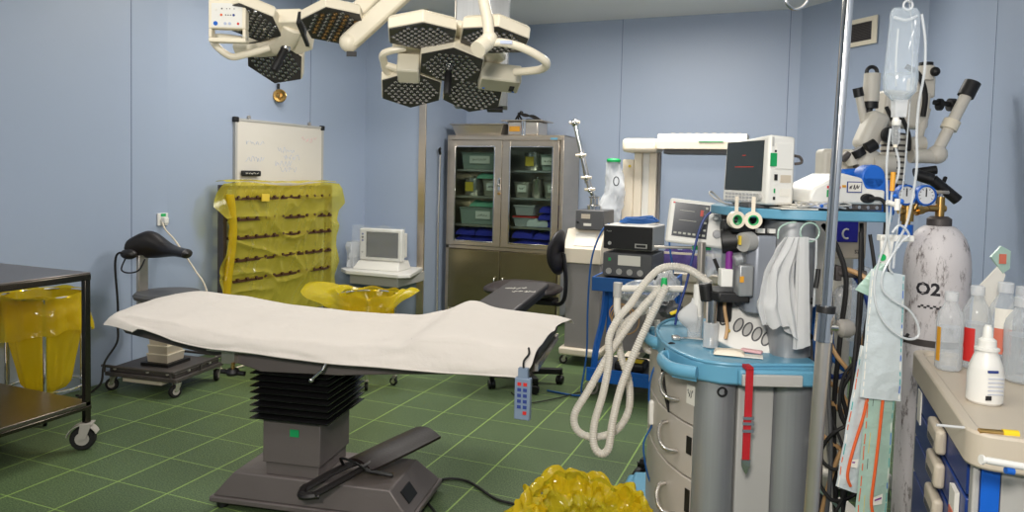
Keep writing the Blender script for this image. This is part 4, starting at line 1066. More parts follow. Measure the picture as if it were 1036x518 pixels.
MB().box((-1.055, 5.28, .70), (-.34, 5.84, .765), 'cream').build('bed_tray', t, bevel=.01)
mb = MB(); mb.box((-1.04, 5.27, .765), (-.36, 5.276, .79), 'film_milky'); mb.box((-1.04, 5.27, .90), (-.36, 5.28, .915), 'cream'); mb.build('bed_side', t)
MB().box((-1.0, 5.35, .2), (-.4, 5.80, .6), 'beige').build('cupboard', t, bevel=.01)
lump('purple_blanket', -.99, -.50, 5.33, 5.70, .766, .14, 'drape_purple', 'folded dark purple blanket on the infant warmer bed', 'blanket', 4)
# bag that hangs from the warmer
t = thing('suction_bag', 'clear bag with a green cap hanging left of the warmer column', 'bag', (-1.39, 5.72, 1.10))
def sb(u, v):
    a = 2*pi*u; wv = noise.noise(Vector((cos(a)*1.5, sin(a)*1.5, v*3)))
    w = .050+.040*sin(min(1, v*1.15)*pi*.62)+.045*wv+.02*noise.noise(Vector((cos(a)*4, sin(a)*4, v*9)))
    return (-1.385-.02*v+w*cos(a)+.02*sin(v*5), 5.73+w*.5*sin(a), 1.585-.50*v)
MB().grid(sb, 30, 22, 'film_milky', wrap=True).build('bag_body', t)
MB().lathe([(.001, 0), (.055, 0), (.058, .015), (.05, .026), (.001, .03)], 'green_bright', c=(-1.39, 5.72, 1.575), n=24).build('green_cap', t, label='green cap')
mb = MB(); mb.torus((-1.35, 5.66, 1.42), .022, .004, 'ink', ax='y', sq=1.6); mb.build('printed_mark', t)
# ================================================================ anaesthesia machine (its side faces the camera; drawers face the table)
def aperp(mb, pts, b0, b1, m):
    """outline in the a-z plane, extruded along b"""
    mb.prism([(x, -z) for x, z in pts], b0, b1, m, M=Matrix(((1, 0, 0, 0), (0, 0, 1, 0), (0, -1, 0, 0), (0, 0, 0, 1))))
t = abthing('anaesthesia_machine', 'large anaesthesia machine with light blue worktop and grey drawers right of the table', 'medical device', .80, 2.6)
mb = MB(AB)
mb.prism([(.515, 2.66), (.54, 2.52), (.61, 2.42), (.66, 2.30), (1.0, 2.30), (1.0, 3.15), (.55, 3.15), (.515, 3.05)], .06, .12, 'machine_blue')
mb.prism([(.54, 2.67), (.56, 2.56), (.62, 2.46), (.66, 2.34), (.99, 2.34), (.99, 3.12), (.57, 3.12), (.54, 3.02)], .12, .145, 'machine_blue')
mb.build('base', t, bevel=.012)
for a, b in ((.58, 2.55), (.95, 2.36), (.95, 3.1)): p = AB @ Vector((a, b, 0)); caster(t, p.x, p.y, .045, .07, .6, hub='grey_light', tyre='black')
cr = caster(t, *(AB @ Vector((.635, 3.28, 0)))[:2], .05, .12, .8, hub='grey_light', tyre='black', fork='black')
MB(AB).tube([(.64, 3.28, .12), (.68, 3.22, .135), (.75, 3.12, .135)], .025, 'black', sub=3).build('caster_arm', t)
mb = MB(AB)
mb.box((.66, 2.32, .14), (1.0, 2.92, .80), 'alu_side')
mb.build('cabinet', t, bevel=.004)
# rounded brushed columns and the plain panel between on the camera side
def halfround(a0, a1, b, depth, z0, z1, m, n=10):
    pts = [(a0, b+.06)]
    for i in range(n+1):
        k = i/n; pts.append((a0+(a1-a0)*k, b-depth*math.sin(pi*k)**.6))
    pts.append((a1, b+.06))
    return pts
mb = MB(AB); mb.prism(halfround(.622, .745, 2.30, .035, 0, 0, ''), .14, .80, 'steel_brushed'); c1 = mb.build('corner_column', t, smooth=60)
mb = MB(AB); mb.lathe([(.017, 0), (.017, -.006), (.011, -.006), (.010, -.002), (.001, -.002)], 'black', c=(.688, 2.268, .765), ax='y', n=18); mb.build('hex_socket', c1)
MB(AB).box((.747, 2.285, .14), (.862, 2.33, .80), 'grey_light').build('side_panel', t, bevel=.004)
mb = MB(AB); mb.prism(halfround(.864, 1.0, 2.30, .035, 0, 0, ''), .14, .80, 'steel_brushed'); c2 = mb.build('corner_column', t, smooth=60)
mb = MB(AB); mb.sph((.985, 2.27, .602), .011, 'chrome'); mb.cyl((.985, 2.28, .602), (.985, 2.30, .602), .018, 'black'); mb.build('lock_screw', c2)
# drawers with bulging fronts
DP = [(.630, 2.335), (.600, 2.40), (.572, 2.50), (.560, 2.60), (.560, 2.72), (.570, 2.86)]
zs = [.15, .437, .619, .795]
for i in range(3):
    z0, z1 = zs[i]+.003, zs[i+1]-.003
    poly = DP+[(.66, 2.86), (.66, 2.335)]
    d = MB(AB).prism(poly, z0, z1, 'drawer_grey').build('drawer', t, bevel=.003, smooth=30)
    zc = z0+(z1-z0)*.62
    MB(AB).tube([(.570, 2.50, zc+.035), (.545, 2.49, zc+.03), (.532, 2.46, zc-.0), (.542, 2.42, zc-.028), (.588, 2.42, zc-.04)], .0075, 'chrome_worn', sub=5, n=10).build('handle', d)
    if i == 2:
        mb = MB(AB); M_ = plane_M((.614, 2.366, .725), (.42, -.9, 0), (0, 0, 1)); mb.box((-.02, -.035, 0), (.022, .03, .0018), 'paper', M=M_); scribble(mb, 'ink', M_ @ Matrix.Translation((0, .0, .002)), .03, .03, 5, r=.001); mb.build('paper_label', d, label='small cream paper label')
    elif i == 1:
        MB(AB).box((-.013, -.03, 0), (.013, .03, .002), 'black', M=plane_M((.614, 2.366, .55), (.42, -.9, 0), (0, 0, 1))).build('lock_plate', d)
    else:
        MB(AB).box((-.012, -.04, 0), (.012, .04, .002), 'black', M=plane_M((.614, 2.366, .36), (.42, -.9, 0), (0, 0, 1))).build('lock_plate', d)
# worktop with its raised lip and two grip lugs
WT = [(1.0, 2.245), (.86, 2.235), (.74, 2.225), (.67, 2.235), (.61, 2.275), (.575, 2.35), (.553, 2.45), (.548, 2.56), (.56, 2.70), (.60, 2.83), (.66, 2.93), (.74, 2.99), (1.0, 2.99)]
mb = MB(AB); mb.prism(WT, .797, .862, 'machine_blue'); wt = mb.build('worktop', t, bevel=.008, label='light blue moulded worktop')
mb = MB(AB); mb.tube([(x+.004, y+.004, .863) for x, y in WT[:12]], .006, 'machine_blue', sub=3); mb.build('lip', wt)
for pts in ([(.60, 2.25), (.535, 2.30), (.520, 2.40), (.545, 2.46), (.60, 2.44)], [(.60, 2.66), (.545, 2.68), (.535, 2.80), (.56, 2.86), (.62, 2.84)]):
    mb = MB(AB); mb.tube([(x, y, .828) for x, y in pts], .0165, 'machine_blue', sub=5, n=10, flat=1.3)
    mb.prism([(pts[0][0], pts[0][1]), (pts[1][0], pts[1][1]), (pts[2][0], pts[2][1]), (pts[3][0], pts[3][1]), (pts[4][0], pts[4][1])], .800, .812, 'machine_blue'); mb.build('grip_lug', wt)
mb = MB(AB); mb.box((.722, 2.205, .802), (.962, 2.24, .853), 'machine_blue'); mb.build('rail_boss', t, bevel=.008)
MB(AB).box((.728, 2.190, .806), (.915, 2.205, .842), 'grey_light').build('accessory_rail', t, bevel=.003)
# upper body
mb = MB(AB); pts = [(.885, 2.70)]+[(.885+.125*k/8, 2.37-.035*sin(pi*k/8)**.6) for k in range(9)]+[(1.01, 2.70)]
mb.prism(pts, .862, 1.312, 'steel_brushed'); uc = mb.build('upper_column', t, smooth=60)
for z in (1.05, .93): MB(AB).sph((1.0, 2.36, z), .012, 'black', n=10).build('knob', uc)
mb = MB(AB); mb.prism([(.795, 2.48), (.795, 2.40), (.82, 2.375), (.884, 2.375), (.884, 2.70), (.795, 2.70)], 1.0, 1.262, 'alu_side'); mb.build('vaporiser_housing', t, bevel=.006)
mb = MB(AB); mb.box((.80, 2.40, 1.262), (.87, 2.5, 1.27), 'black'); mb.box((.82, 2.38, 1.27), (.845, 2.40, 1.285), 'white_plastic'); mb.box((.86, 2.38, 1.27), (.88, 2.40, 1.285), 'white_plastic'); mb.box((.82, 2.5, 1.262), (1.0, 2.8, 1.312), 'black'); mb.build('top_fittings', t)
# slanted absorber panel with oval ports
NM = plane_M((.83, 2.46, .955), (.16, -.14, -.085), (.0, .25, .2))
mb = MB(AB); pl = MB(AB)
SM = AB @ plane_M((.835, 2.45, .925), (.83, -.42, -.36), (.12, .50, .86))
mb = MB(SM); mb.box((-.125, -.085, -.10), (.085, .085, 0), 'white_plastic'); ab_p = mb.build('absorber_block', t, bevel=.006)
for i, x in enumerate((-.095, -.045, -.012, .022, .056)):
    mb = MB(SM); mb.torus((x, -.0, .001), .013, .0028, 'grey_dark' if i else 'black', sq=2.0); mb.lathe([(.011, 0), (.011, .0015), (.001, .0015)], 'grey_light', c=(0, 0, 0), M=Matrix.Translation((x, 0, 0)) @ Matrix.Diagonal((1, 2.0, 1, 1)), n=18)
    mb.build('oval_port', ab_p)
MB(SM).lathe([(.001, 0), (.040, .0), (.043, -.02), (.03, -.06), (.001, -.06)], 'grey_light', c=(-.03, .10, .02), n=24).build('absorber_dome', ab_p)
# valve cluster at the left of the upper body
mb = MB(AB); mb.cyl((.715, 2.43, 1.235), (.79, 2.41, 1.245), .042, 'black', n=20); mb.cyl((.715, 2.43, 1.285), (.79, 2.43, 1.285), .026, 'black', n=16); mb.box((.735, 2.38, 1.27), (.80, 2.45, 1.31), 'black'); mb.build('valve_block', t, bevel=.003)
mb = MB(AB); mb.cyl((.765, 2.36, 1.24), (.80, 2.38, 1.243), .032, 'grey_light', n=20); mb.build('dial', t)
MB(AB).box((.750, 2.345, 1.232), (.757, 2.36, 1.262), 'yellow_label').build('yellow_sticker', t, label='yellow sticker on the dial')
MB(AB).cyl((.738, 2.41, 1.135), (.738, 2.41, 1.205), .012, 'purple').build('purple_filler', t, label='purple filler block')
MB(AB).box((.708, 2.39, 1.085), (.748, 2.43, 1.145), 'white_plastic').build('white_sensor', t, bevel=.003)
mb = MB(AB); mb.box((.755, 2.35, 1.06), (.805, 2.41, 1.165), 'steel_brushed'); mb.cyl((.745, 2.38, 1.175), (.775, 2.38, 1.185), .02, 'steel_brushed'); mb.build('flow_sensor', t, bevel=.006)
MB(AB).box((.757, 2.345, 1.108), (.770, 2.35, 1.128), 'amber').build('amber_label', t)
mb = MB(AB); mb.prism([(.66, 2.44), (.70, 2.38), (.80, 2.37), (.82, 2.44), (.76, 2.55), (.67, 2.5)], 1.035, 1.068, 'black'); mb.cyl((.675, 2.43, 1.03), (.665, 2.43, 1.09), .022, 'black'); mb.build('circuit_block', t, bevel=.005)
mb = MB(AB); mb.cyl((.700, 2.46, .875), (.700, 2.46, 1.05), .019, 'chrome', n=18); mb.cyl((.700, 2.46, .866), (.700, 2.46, .95), .026, 'film_milky', n=18); mb.build('sample_pot', t)
mb = MB(AB); mb.cyl((.752, 2.50, .95), (.752, 2.50, 1.03), .03, 'black'); mb.tube([(.745, 2.46, 1.04), (.742, 2.45, 1.0), (.75, 2.44, .94), (.742, 2.43, .90)], .006, 'cable_beige', sub=4); mb.sph((.757, 2.45, .925), .007, 'yellow_label'); mb.build('port_plug', t)
# top shelf
TS = [(.745, 2.68), (.752, 2.55), (.79, 2.42), (.86, 2.335), (.94, 2.295), (1.03, 2.285), (1.225, 2.30), (1.235, 2.86), (.81, 2.86)]
MB(AB).prism(TS, 1.320, 1.352, 'machine_blue').build('top_shelf', t, bevel=.004, label='light blue top shelf')
mb = MB(AB); mb.box((1.01, 2.60, .14), (1.05, 2.86, 1.316), 'grey_light'); mb.build('rear_post', t)
# monitor pole and the curved support of the breathing hoses
mb = MB(AB); mb.cyl((.775, 2.90, .86), (.775, 2.90, 1.19), .016, 'steel'); mb.build('monitor_pole', t)

# ---- loose things on and around the machine
def on(name, label, cat, a, b, z, rz=0., group=None): return abthing(name, label, cat, a, b, z, group)
MC = AB @ plane_M((.838, 2.36, 1.353), (.068, -.24, 0), (.24, .068, 0))   # local x along the screen toward the near corner, y into the casing
t = thing('vital_signs_monitor', 'boxy white vital signs monitor standing on the light blue top shelf', 'monitor', tuple(MC.translation), YAW)
mb = MB(MC)
mb.raw([(-.265, 0, .012), (.0, 0, .012), (.0, .105, .012), (-.265, .13, .012), (-.265, .01, .225), (0, .005, .245), (0, .105, .240), (-.265, .13, .22)], [(0, 3, 2, 1), (4, 5, 6, 7), (0, 1, 5, 4), (1, 2, 6, 5), (2, 3, 7, 6), (3, 0, 4, 7)], 'white_plastic')
cs = mb.build('casing', t, bevel=.010)
fM = MC @ plane_M((0, 0, .012), (1, 0, 0), (0, .035, 1))
mb = MB(fM); mb.box((-.247, .045, 0), (-.028, .215, .003), 'screen_off'); sc = mb.build('screen', t)
mb = MB(fM); mb.box((-.19, .125, .003), (-.08, .128, .0036), 'screen_red'); mb.box((-.15, .165, .003), (-.13, .168, .0036), 'screen_red'); mb.build('reading', sc)
mb = MB(fM)
for r_ in range(3):
    for c_ in range(9): mb.box((-.24+c_*.021, .006+r_*.0115, 0), (-.225+c_*.021, .013+r_*.0115, .003), 'key')
mb.lathe([(.013, 0), (.012, .012), (.001, .013)], 'grey_light', c=(-.035, .024, 0), n=16)
mb.build('keypad', t)
sd = MC @ plane_M((0.001, 0, .012), (0, 1, 0), (0, 0, 1))
mb = MB(sd); mb.box((.028, .12, 0), (.095, .205, .0025), 'white_plastic'); mb.box((.012, .195, 0), (.020, .225, .002), 'grey_light'); mb.build('side_cover', t, bevel=.001)
MB(sd).box((.008, .128, 0), (.032, .172, .003), 'green_label').build('green_sticker', t, label='green sticker')
for lo, hi, m_, nm in (((.026, .082, 0), (.036, .102, .004), 'black', 'socket'), ((.024, .018, 0), (.031, .028, .003), 'black', 'socket'), ((.026, .04, 0), (.030, .055, .003), 'green_label', 'green_mark'), ((.05, .075, 0), (.09, .10, .0015), 'beige', 'rating_label'), ((.05, .03, 0), (.09, .055, .0015), 'paper', 'rating_label'), ((.024, .175, 0), (.03, .182, .003), 'black', 'socket')): MB(sd).box(lo, hi, m_).build(nm, t)
MB(AB).box((.80, 2.42, 1.353), (.93, 2.6, 1.366), 'grey_dark').build('feet', t)
tag(MB(AB).tube([(.96, 2.5, 1.535), (.985, 2.47, 1.53), (.985, 2.45, 1.51), (.965, 2.46, 1.505)], .005, 'dark_steel', sub=4).build('monitor_plug'), 'short dark lead plugged in the side of the white monitor', 'cable')
tag(MB(AB).tube([(.95, 2.6, 1.43), (1.0, 2.55, 1.425), (1.01, 2.52, 1.39), (.985, 2.50, 1.362), (.96, 2.52, 1.358)], .004, 'black_rubber', sub=5).build('monitor_lead'), 'black lead looping behind the white monitor to the shelf', 'cable')
tag(MB(AB).tube([(.79, 2.56, 1.356), (.75, 2.52, 1.362), (.715, 2.52, 1.378), (.70, 2.54, 1.395), (.72, 2.58, 1.40), (.77, 2.60, 1.36)], .0035, 'grey_light', sub=5).build('grey_lead'), 'pale grey lead at the left end of the top shelf', 'cable')
# tape rolls
for i, (a, l) in enumerate(((.717, 'left of two masking tape rolls hanging from the top shelf'), (.771, 'right of two masking tape rolls hanging from the top shelf'))):
    t = abthing('tape_roll', l, 'tape', a, 2.30, 1.295, 'tape rolls under the shelf')
    T = AB @ Matrix.Translation((a, 2.285, 1.318)) @ Matrix.Rotation(R(12-20*i), 4, 'Z')
    MB(T).lathe([(.016, -.010), (.0275, -.010), (.0275, .010), (.016, .010), (.016, -.010)], 'cream', ax='y', n=30).build('roll', t)
    MB(T).lathe([(.0135, -.0105), (.0168, -.0105), (.0168, .0105), (.0135, .0105), (.0135, -.0105)], 'green_bright' if i else 'green_label', ax='y', n=24).build('core', t, label='green cardboard core')
    MB(T).box((-.006, -.002, .026), (.006, .0, .075), 'cream').build('loose_end', t)
# red belt
t = abthing('red_strap', 'red webbing strap with a metal tip hanging over the rail of the machine', 'strap', .748, 2.18, .55)
mb = MB(AB); mb.box((.735, 2.184, .700), (.758, 2.188, .862), 'red'); mb.box((.735, 2.184, .858), (.758, 2.23, .868), 'red'); mb.build('upper_webbing', t)
MB(AB).box((.733, 2.182, .575), (.756, 2.187, .705), 'red').build('lower_webbing', t)
mb = MB(AB)
for z in (.712, .695, .672): mb.box((.729, 2.175, z-.006), (.763, 2.181, z+.003), 'chrome')
mb.build('buckle', t)
mb = MB(AB @ Matrix.Translation((0, 2.186, 0))); mb.prism([(.731, -.578), (.759, -.578), (.757, -.555), (.745, -.530), (.733, -.555)], -.004, .004, 'chrome', M=Matrix(((1, 0, 0, 0), (0, 0, 1, 0), (0, -1, 0, 0), (0, 0, 0, 1)))); mb.build('metal_tip', t)
# gauze roll / mask bag hanging
t = abthing('mask_bundle', 'white gauzy bundle hanging on a ring from the right of the machine column', 'cloth', .86, 2.26, .92)
def gz(u, v):
    a = 2*pi*u; w = .022+.045*min(1, v*1.3); 
    cx = .892-.040*sin(v*pi*.85); n = noise.noise(Vector((cos(a)*2, sin(a)*2, v*4)))
    zz = 1.268-.285*v-.03*(cos(a) > .2)*v
    return (cx+w*cos(a)+.010*n+.004*sin(a*9), 2.262+.35*w*sin(a)+.008*sin(a*7), zz-.03*n*v)
MB(AB).grid(gz, 54, 26, 'cloth_white', wrap=True).build('gauze', t)
def gz2(u, v):
    a = 2*pi*u; w = .016+.010*v
    return (.922+.012*v+w*cos(a)+.003*sin(a*6), 2.255+.6*w*sin(a), 1.27-.35*v+.01*sin(v*20)*cos(a))
MB(AB).grid(gz2, 24, 26, 'cloth_white', wrap=True).build('twisted_end', t)
def gz3(u, v):
    a = 2*pi*u; w = .012+.028*v
    return (.80-.01*v+w*cos(a), 2.28+.4*w*sin(a), 1.20-.12*v)
mb = MB(AB); mb.tube([(.845, 2.262, 1.262), (.848, 2.262, 1.295), (.875, 2.262, 1.312), (.90, 2.262, 1.316)], .0028, 'pouch_green', sub=5); mb.torus((.945, 2.262, 1.285), .030, .0028, 'pouch_green', ax='y'); mb.build('hanging_ring', t)
tag(MB(AB).tube([(.90, 2.262, 1.262), (.93, 2.262, 1.262), (.958, 2.258, 1.262), (.965, 2.255, 1.24), (.965, 2.255, 1.05)], .0035, 'clear_tube', sub=4).build('sample_line'), 'thin clear line running down the right side of the machine column', 'tube')
tag(MB(AB).tube([(.972, 2.25, 1.17), (.970, 2.25, 1.14), (.966, 2.25, 1.11)], .008, 'black', sub=3).build('black_connector'), 'black connector on the thin line beside the machine column', 'connector')
# steel spatula-like handle on the worktop and small items
tag(MB(AB).tube([(.60, 2.56, .869), (.65, 2.555, .871), (.74, 2.53, .871), (.80, 2.56, .871)], .005, 'chrome', sub=5).build('steel_rod'), 'bent steel rod lying across the light blue worktop', 'instrument')
tag(MB(AB).box((.588, 2.545, .862), (.618, 2.575, .880), 'chrome_worn').build('steel_clamp', bevel=.006), 'small steel clamp at the left end of the rod on the worktop', 'clamp')
tag(MB(AB).lathe([(.001, 0), (.019, 0), (.021, .006), (.017, .012), (.001, .014)], 'green_bright', c=(.765, 2.52, .864)).build('round_stopper'), 'bright green round stopper lying on the light blue worktop', 'stopper')
lump('crumpled_gauze', 0, .1, 0, .06, 0, .02, 'cream', 'cream crumpled wrapper lying on the worktop beside the green stopper', 'wrapper', 6)
o = bpy.data.objects['crumpled_gauze']; o.location = Vector(ab(.735, 2.36, .864)); o.rotation_euler = (0, 0, YAW-.3)
o.data.transform(Matrix.Translation((0, 0, 0)))
tag(MB(AB @ Matrix.Translation((.80, 2.33, .865)) @ Matrix.Rotation(-.3, 4, 'Z')).box((-.035, -.02, 0), (.035, .02, .004), 'paper').build('paper_packet'), 'flat white paper packet at the front of the worktop', 'packet')
tag(MB(AB @ Matrix.Translation((.82, 2.39, .865)) @ Matrix.Rotation(-.6, 4, 'Z')).box((-.035, -.012, 0), (.035, .012, .010), 'ink_pink').build('pink_packet', bevel=.003), 'small pink and white packet beside the absorber', 'packet')
t = abthing('tissue_mask', 'white folded breathing mask standing in a clear cup on the worktop', 'mask', .665, 2.62, .864)
def tm(u, v):
    a = 2*pi*u; w = .015+.05*sin(pi*min(1, v*1.1))**1.3*(1 if cos(a) < 0 else .25)
    return (.680+w*cos(a), 2.60+.5*w*sin(a), .885+.125*v)
MB(AB).grid(tm, 24, 16, 'cloth_white', wrap=True).build('mask_cloth', t)
MB(AB).cyl((.688, 2.60, .94), (.688, 2.60, 1.06), .017, 'white_plastic', n=14).build('elbow', t)
MB(AB).lathe([(.001, 0), (.026, 0), (.030, .085), (.028, .085), (.024, .004), (.001, .004)], 'film', c=(.680, 2.60, .864), n=24).build('clear_cup', t)
# ventilator display on its pole
VM = AB @ Matrix.Translation((.775, 2.97, 1.262)) @ Matrix.Rotation(R(-12), 4, 'Z') @ Matrix.Rotation(R(-4), 4, 'X') @ Matrix.Rotation(R(5), 4, 'Y')
t = thing('ventilator_display', 'white framed ventilator screen tilted on a pole in front of the infant warmer', 'monitor', tuple(VM.translation), YAW)
mb = MB(VM); mb.box((-.125, -.03, -.092), (.115, .06, .092), 'white_plastic'); mb.build('casing', t, bevel=.010)
MB(VM).box((-.102, -.0335, -.062), (.038, -.0295, .078), 'screen_dark').build('screen', t)
mb = MB(VM)
mb.box((-.08, -.0345, .045), (-.02, -.0335, .047), 'screen_line'); mb.box((-.08, -.0345, .005), (-.01, -.0335, .007), 'screen_line'); mb.box((.003, -.0345, .03), (.015, -.0335, .055), 'screen_red'); 
for i in range(7): mb.box((-.095+i*.019, -.0345, -.052), (-.083+i*.019, -.0335, -.044), 'screen_line')
for i in range(4): mb.box((.022, -.0345, .06-.03*i), (.032, -.0335, .068-.03*i), 'screen_line')
mb.build('readings', t)
mb = MB(VM)
for i in range(3):
    for j in range(2): mb.box((.056+.026*j, -.034, .02+i*.022), (.078+.026*j, -.030, .037+i*.022), 'key_dark'); mb.box((.058+.026*j, -.035, .022+i*.022), (.076+.026*j, -.033, .035+i*.022), 'white_plastic')
mb.build('keypad', t)
MB(VM).lathe([(.001, -.022), (.015, -.020), (.018, -.0), (.018, .0)], 'key', c=(.078, -.03, -.035), ax='y', n=20).build('rotary_knob', t)
MB(VM).box((-.11, -.032, .073), (-.102, -.030, .079), 'red_plain').build('red_lamp', t)
mb = MB(AB); mb.cyl((.60, 2.99, 1.158), (.83, 2.97, 1.160), .006, 'steel'); mb.cyl((.80, 2.97, 1.160), (.83, 2.97, 1.161), .009, 'green_bright'); mb.cyl((.755, 2.97, 1.160), (.78, 2.97, 1.161), .009, 'green_bright'); mb.build('side_rail', t)
# blue-grey lead that hangs past the display
tag(MB(AB).tube([(.80, 2.80, 1.33), (.76, 2.80, 1.30), (.735, 2.80, 1.24), (.71, 2.80, 1.12), (.69, 2.80, 1.02), (.665, 2.80, .93), (.655, 2.80, .87)], .005, 'blue_navy', sub=5).build('navy_lead'), 'navy lead hanging in front of the ventilator screen to the worktop', 'cable')
tag(MB(AB).tube([(.785, 2.75, 1.14), (.80, 2.72, 1.08), (.77, 2.62, 1.03), (.74, 2.5, 1.06)], .007, 'black_rubber', sub=5).build('thick_black_lead'), 'thick black lead right of the ventilator screen pole', 'cable')
def cloud(name, c, s, m, label, cat, seed):
    def fn(u, v):
        a = 2*pi*u; ph = -pi/2+pi*v
        d = Vector((cos(a)*cos(ph), sin(a)*cos(ph), sin(ph)))
        k = 1+.35*noise.noise(d*2.2+Vector((seed, 0, 0)))+.15*noise.noise(d*6)
        return (c[0]+s[0]*d.x*k, c[1]+s[1]*d.y*k, c[2]+s[2]*d.z*k)
    return tag(MB(AB).grid(fn, 36, 18, m, wrap=True).build(name), label, cat)
cloud('plastic_bag', (.865, 3.05, 1.12), (.06, .05, .075), 'film_milky', 'crumpled clear plastic bag behind the ventilator screen pole', 'bag', 3)
cloud('tubing_bag', (.60, 3.15, .93), (.10, .06, .06), 'film', 'bag of crumpled clear tubing behind the breathing hoses', 'bag', 5)
cloud('tubing_bag', (.69, 3.12, .97), (.05, .05, .07), 'film_milky', 'small crumpled clear packet right of the bag of tubing', 'bag', 8)
cloud('grey_packet', (.675, 3.0, .895), (.05, .04, .035), 'grey_dark', 'dark grey crumpled packet at the back left of the worktop', 'packet', 8)
tag(MB(AB @ Matrix.Translation((.67, 2.88, .905)) @ Matrix.Rotation(-.4, 4, 'Y')).box((-.02, -.01, -.006), (.02, .01, .006), 'yellow_plain').build('yellow_clip', bevel=.004), 'small yellow clip at the back of the light blue worktop', 'clip')
# breathing circuit
t = abthing('breathing_circuit', 'pale corrugated breathing hoses looping down between table and machine', 'breathing hose', .40, 2.85, .35)
def hose(pts, r=.0145, m='hose'):
    P = catmull([Vector(p) for p in pts], 14)
    L = sum((b-a).length for a, b in zip(P, P[1:])); n = int(L/.0045); Q = resample(P, n)
    return MB(AB).tube(Q, r, m, n=12, rf=lambda k: r*(1+.055*(1 if int(k*(len(Q)-1)) % 2 else -1)))
def resample(P, n):
    d = [0]
    for a, b in zip(P, P[1:]): d.append(d[-1]+(b-a).length)
    out = []; j = 0
    for i in range(n+1):
        s = d[-1]*i/n
        while j < len(d)-2 and d[j+1] < s: j += 1
        k = (s-d[j])/max(1e-9, d[j+1]-d[j]); out.append(P[j].lerp(P[j+1], k))
    return out
hose([(.58, 2.72, 1.03), (.50, 2.74, .93), (.40, 2.74, .78), (.315, 2.74, .62), (.262, 2.74, .52), (.278, 2.74, .455), (.345, 2.75, .430), (.43, 2.77, .452), (.478, 2.78, .53), (.478, 2.79, .64), (.445, 2.80, .74), (.435, 2.80, .83), (.49, 2.80, .90), (.55, 2.80, .93)]).build('inspiratory_hose', t, smooth=25)
hose([(.585, 2.66, 1.045), (.535, 2.67, .93), (.48, 2.67, .80), (.43, 2.67, .66), (.40, 2.67, .52), (.388, 2.67, .42), (.362, 2.68, .392), (.335, 2.69, .42), (.335, 2.70, .50), (.365, 2.70, .62), (.385, 2.71, .74), (.385, 2.72, .83), (.42, 2.73, .905), (.47, 2.75, .96), (.53, 2.78, 1.04), (.60, 2.80, 1.095), (.69, 2.78, 1.095), (.76, 2.70, 1.05)]).build('expiratory_hose', t, smooth=25)
hose([(.555, 2.80, .92), (.545, 2.82, .84), (.545, 2.83, .77), (.575, 2.83, .755), (.595, 2.83, .80), (.590, 2.83, .88)], .012).build('short_hose', t, smooth=25)
mb = MB(AB); mb.cyl((.445, 2.95, .985), (.725, 2.95, .990), .014, 'hose_white', n=14); mb.cyl((.447, 2.95, .95), (.447, 2.95, 1.01), .019, 'grey_light', n=14); mb.tube([(.447, 2.95, .96), (.447, 2.95, .90), (.46, 2.95, .85), (.50, 2.95, .82)], .015, 'hose_white', sub=5, n=12); mb.build('hose_arm', t, label='white rigid hose arm')
MB(AB).lathe([(.001, .02), (.010, .018), (.012, 0), (.012, -.03)], 'green_bright', c=(.582, 2.69, 1.052), n=14).build('y_piece_cap', t, label='green cap')
tag(MB(AB).tube([(.60, 2.52, .85), (.565, 2.50, .86), (.545, 2.50, .80), (.555, 2.50, .70), (.575, 2.50, .62)], .0065, 'black_rubber', sub=5).build('black_yellow_lead'), 'black lead running down the left edge of the blue worktop', 'cable')
tag(MB(AB).tube([(.60, 2.70, .80), (.555, 2.72, .70), (.545, 2.72, .60), (.56, 2.72, .5), (.53, 2.72, .42), (.55, 2.73, .30), (.585, 2.74, .22)], .0035, 'cable_blue', sub=6).build('thin_blue_lead'), 'thin blue lead hanging left of the machine drawers', 'cable')
tag(MB(AB).box((.545, 2.70, .50), (.57, 2.73, .59), 'white_plastic').build('water_trap', bevel=.004), 'small white water trap hanging beside the machine drawers', 'water trap')
# ECG recorder on the shelf, electrode leads, blue bag
RMx = AB @ Matrix.Translation((1.10, 2.34, 1.353)) @ Matrix.Rotation(R(4), 4, 'Z')
t = thing('defibrillator', 'white defibrillator with blue paddle holder on the right of the top shelf', 'medical device', tuple(RMx.translation), YAW)
mb = MB(RMx); mb.prism([(-.13, .022), (.125, .022), (.125, .070), (.06, .074), (.045, .108), (-.02, .122), (-.115, .075), (-.13, .05)], 0, .22, 'white_plastic', M=Matrix(((1, 0, 0, 0), (0, 0, 1, 0), (0, 1, 0, 0), (0, 0, 0, 1)))); mb.build('casing', t, bevel=.008)
mb = MB(RMx); mb.box((-.12, .01, .003), (.12, .2, .022), 'dark_steel')
for i in range(6): mb.cyl((-.05+i*.03, .004, .012), (-.05+i*.03, .01, .012), .006, 'chrome', n=8)
mb.build('base_frame', t)
MB(RMx).box((-.075, -.0025, .072), (-.03, 0, .080), 'red_plain').build('red_stripe', t)
MB(RMx).box((-.024, -.0025, .076), (-.012, 0, .084), 'amber').build('amber_stripe', t)
MB(RMx).box((-.075, -.003, .044), (-.05, .0, .067), 'green_label').build('green_sticker', t, label='green sticker')
mb = MB(RMx); mb.box((-.008, -.0025, .060), (.042, 0, .096), 'ink_blue'); mb.box((-.005, -.0035, .063), (.039, -.001, .093), 'paper'); scribble(mb, 'ink', plane_M((.017, -.0042, .078), (1, 0, 0), (0, 0, 1)), .034, .016, 31, r=.0012, n=3); mb.build('written_label', t)
mb = MB(RMx); mb.lathe([(.001, -.012), (.014, -.012), (.016, 0), (.001, 0)], 'black', c=(.06, 0, .042), ax='y', n=18, M=Matrix.Translation((.055, 0, 0)) @ Matrix.Diagonal((1.5, 1, 1, 1)) @ Matrix.Translation((-.055, 0, 0))); mb.build('cable_socket', t)
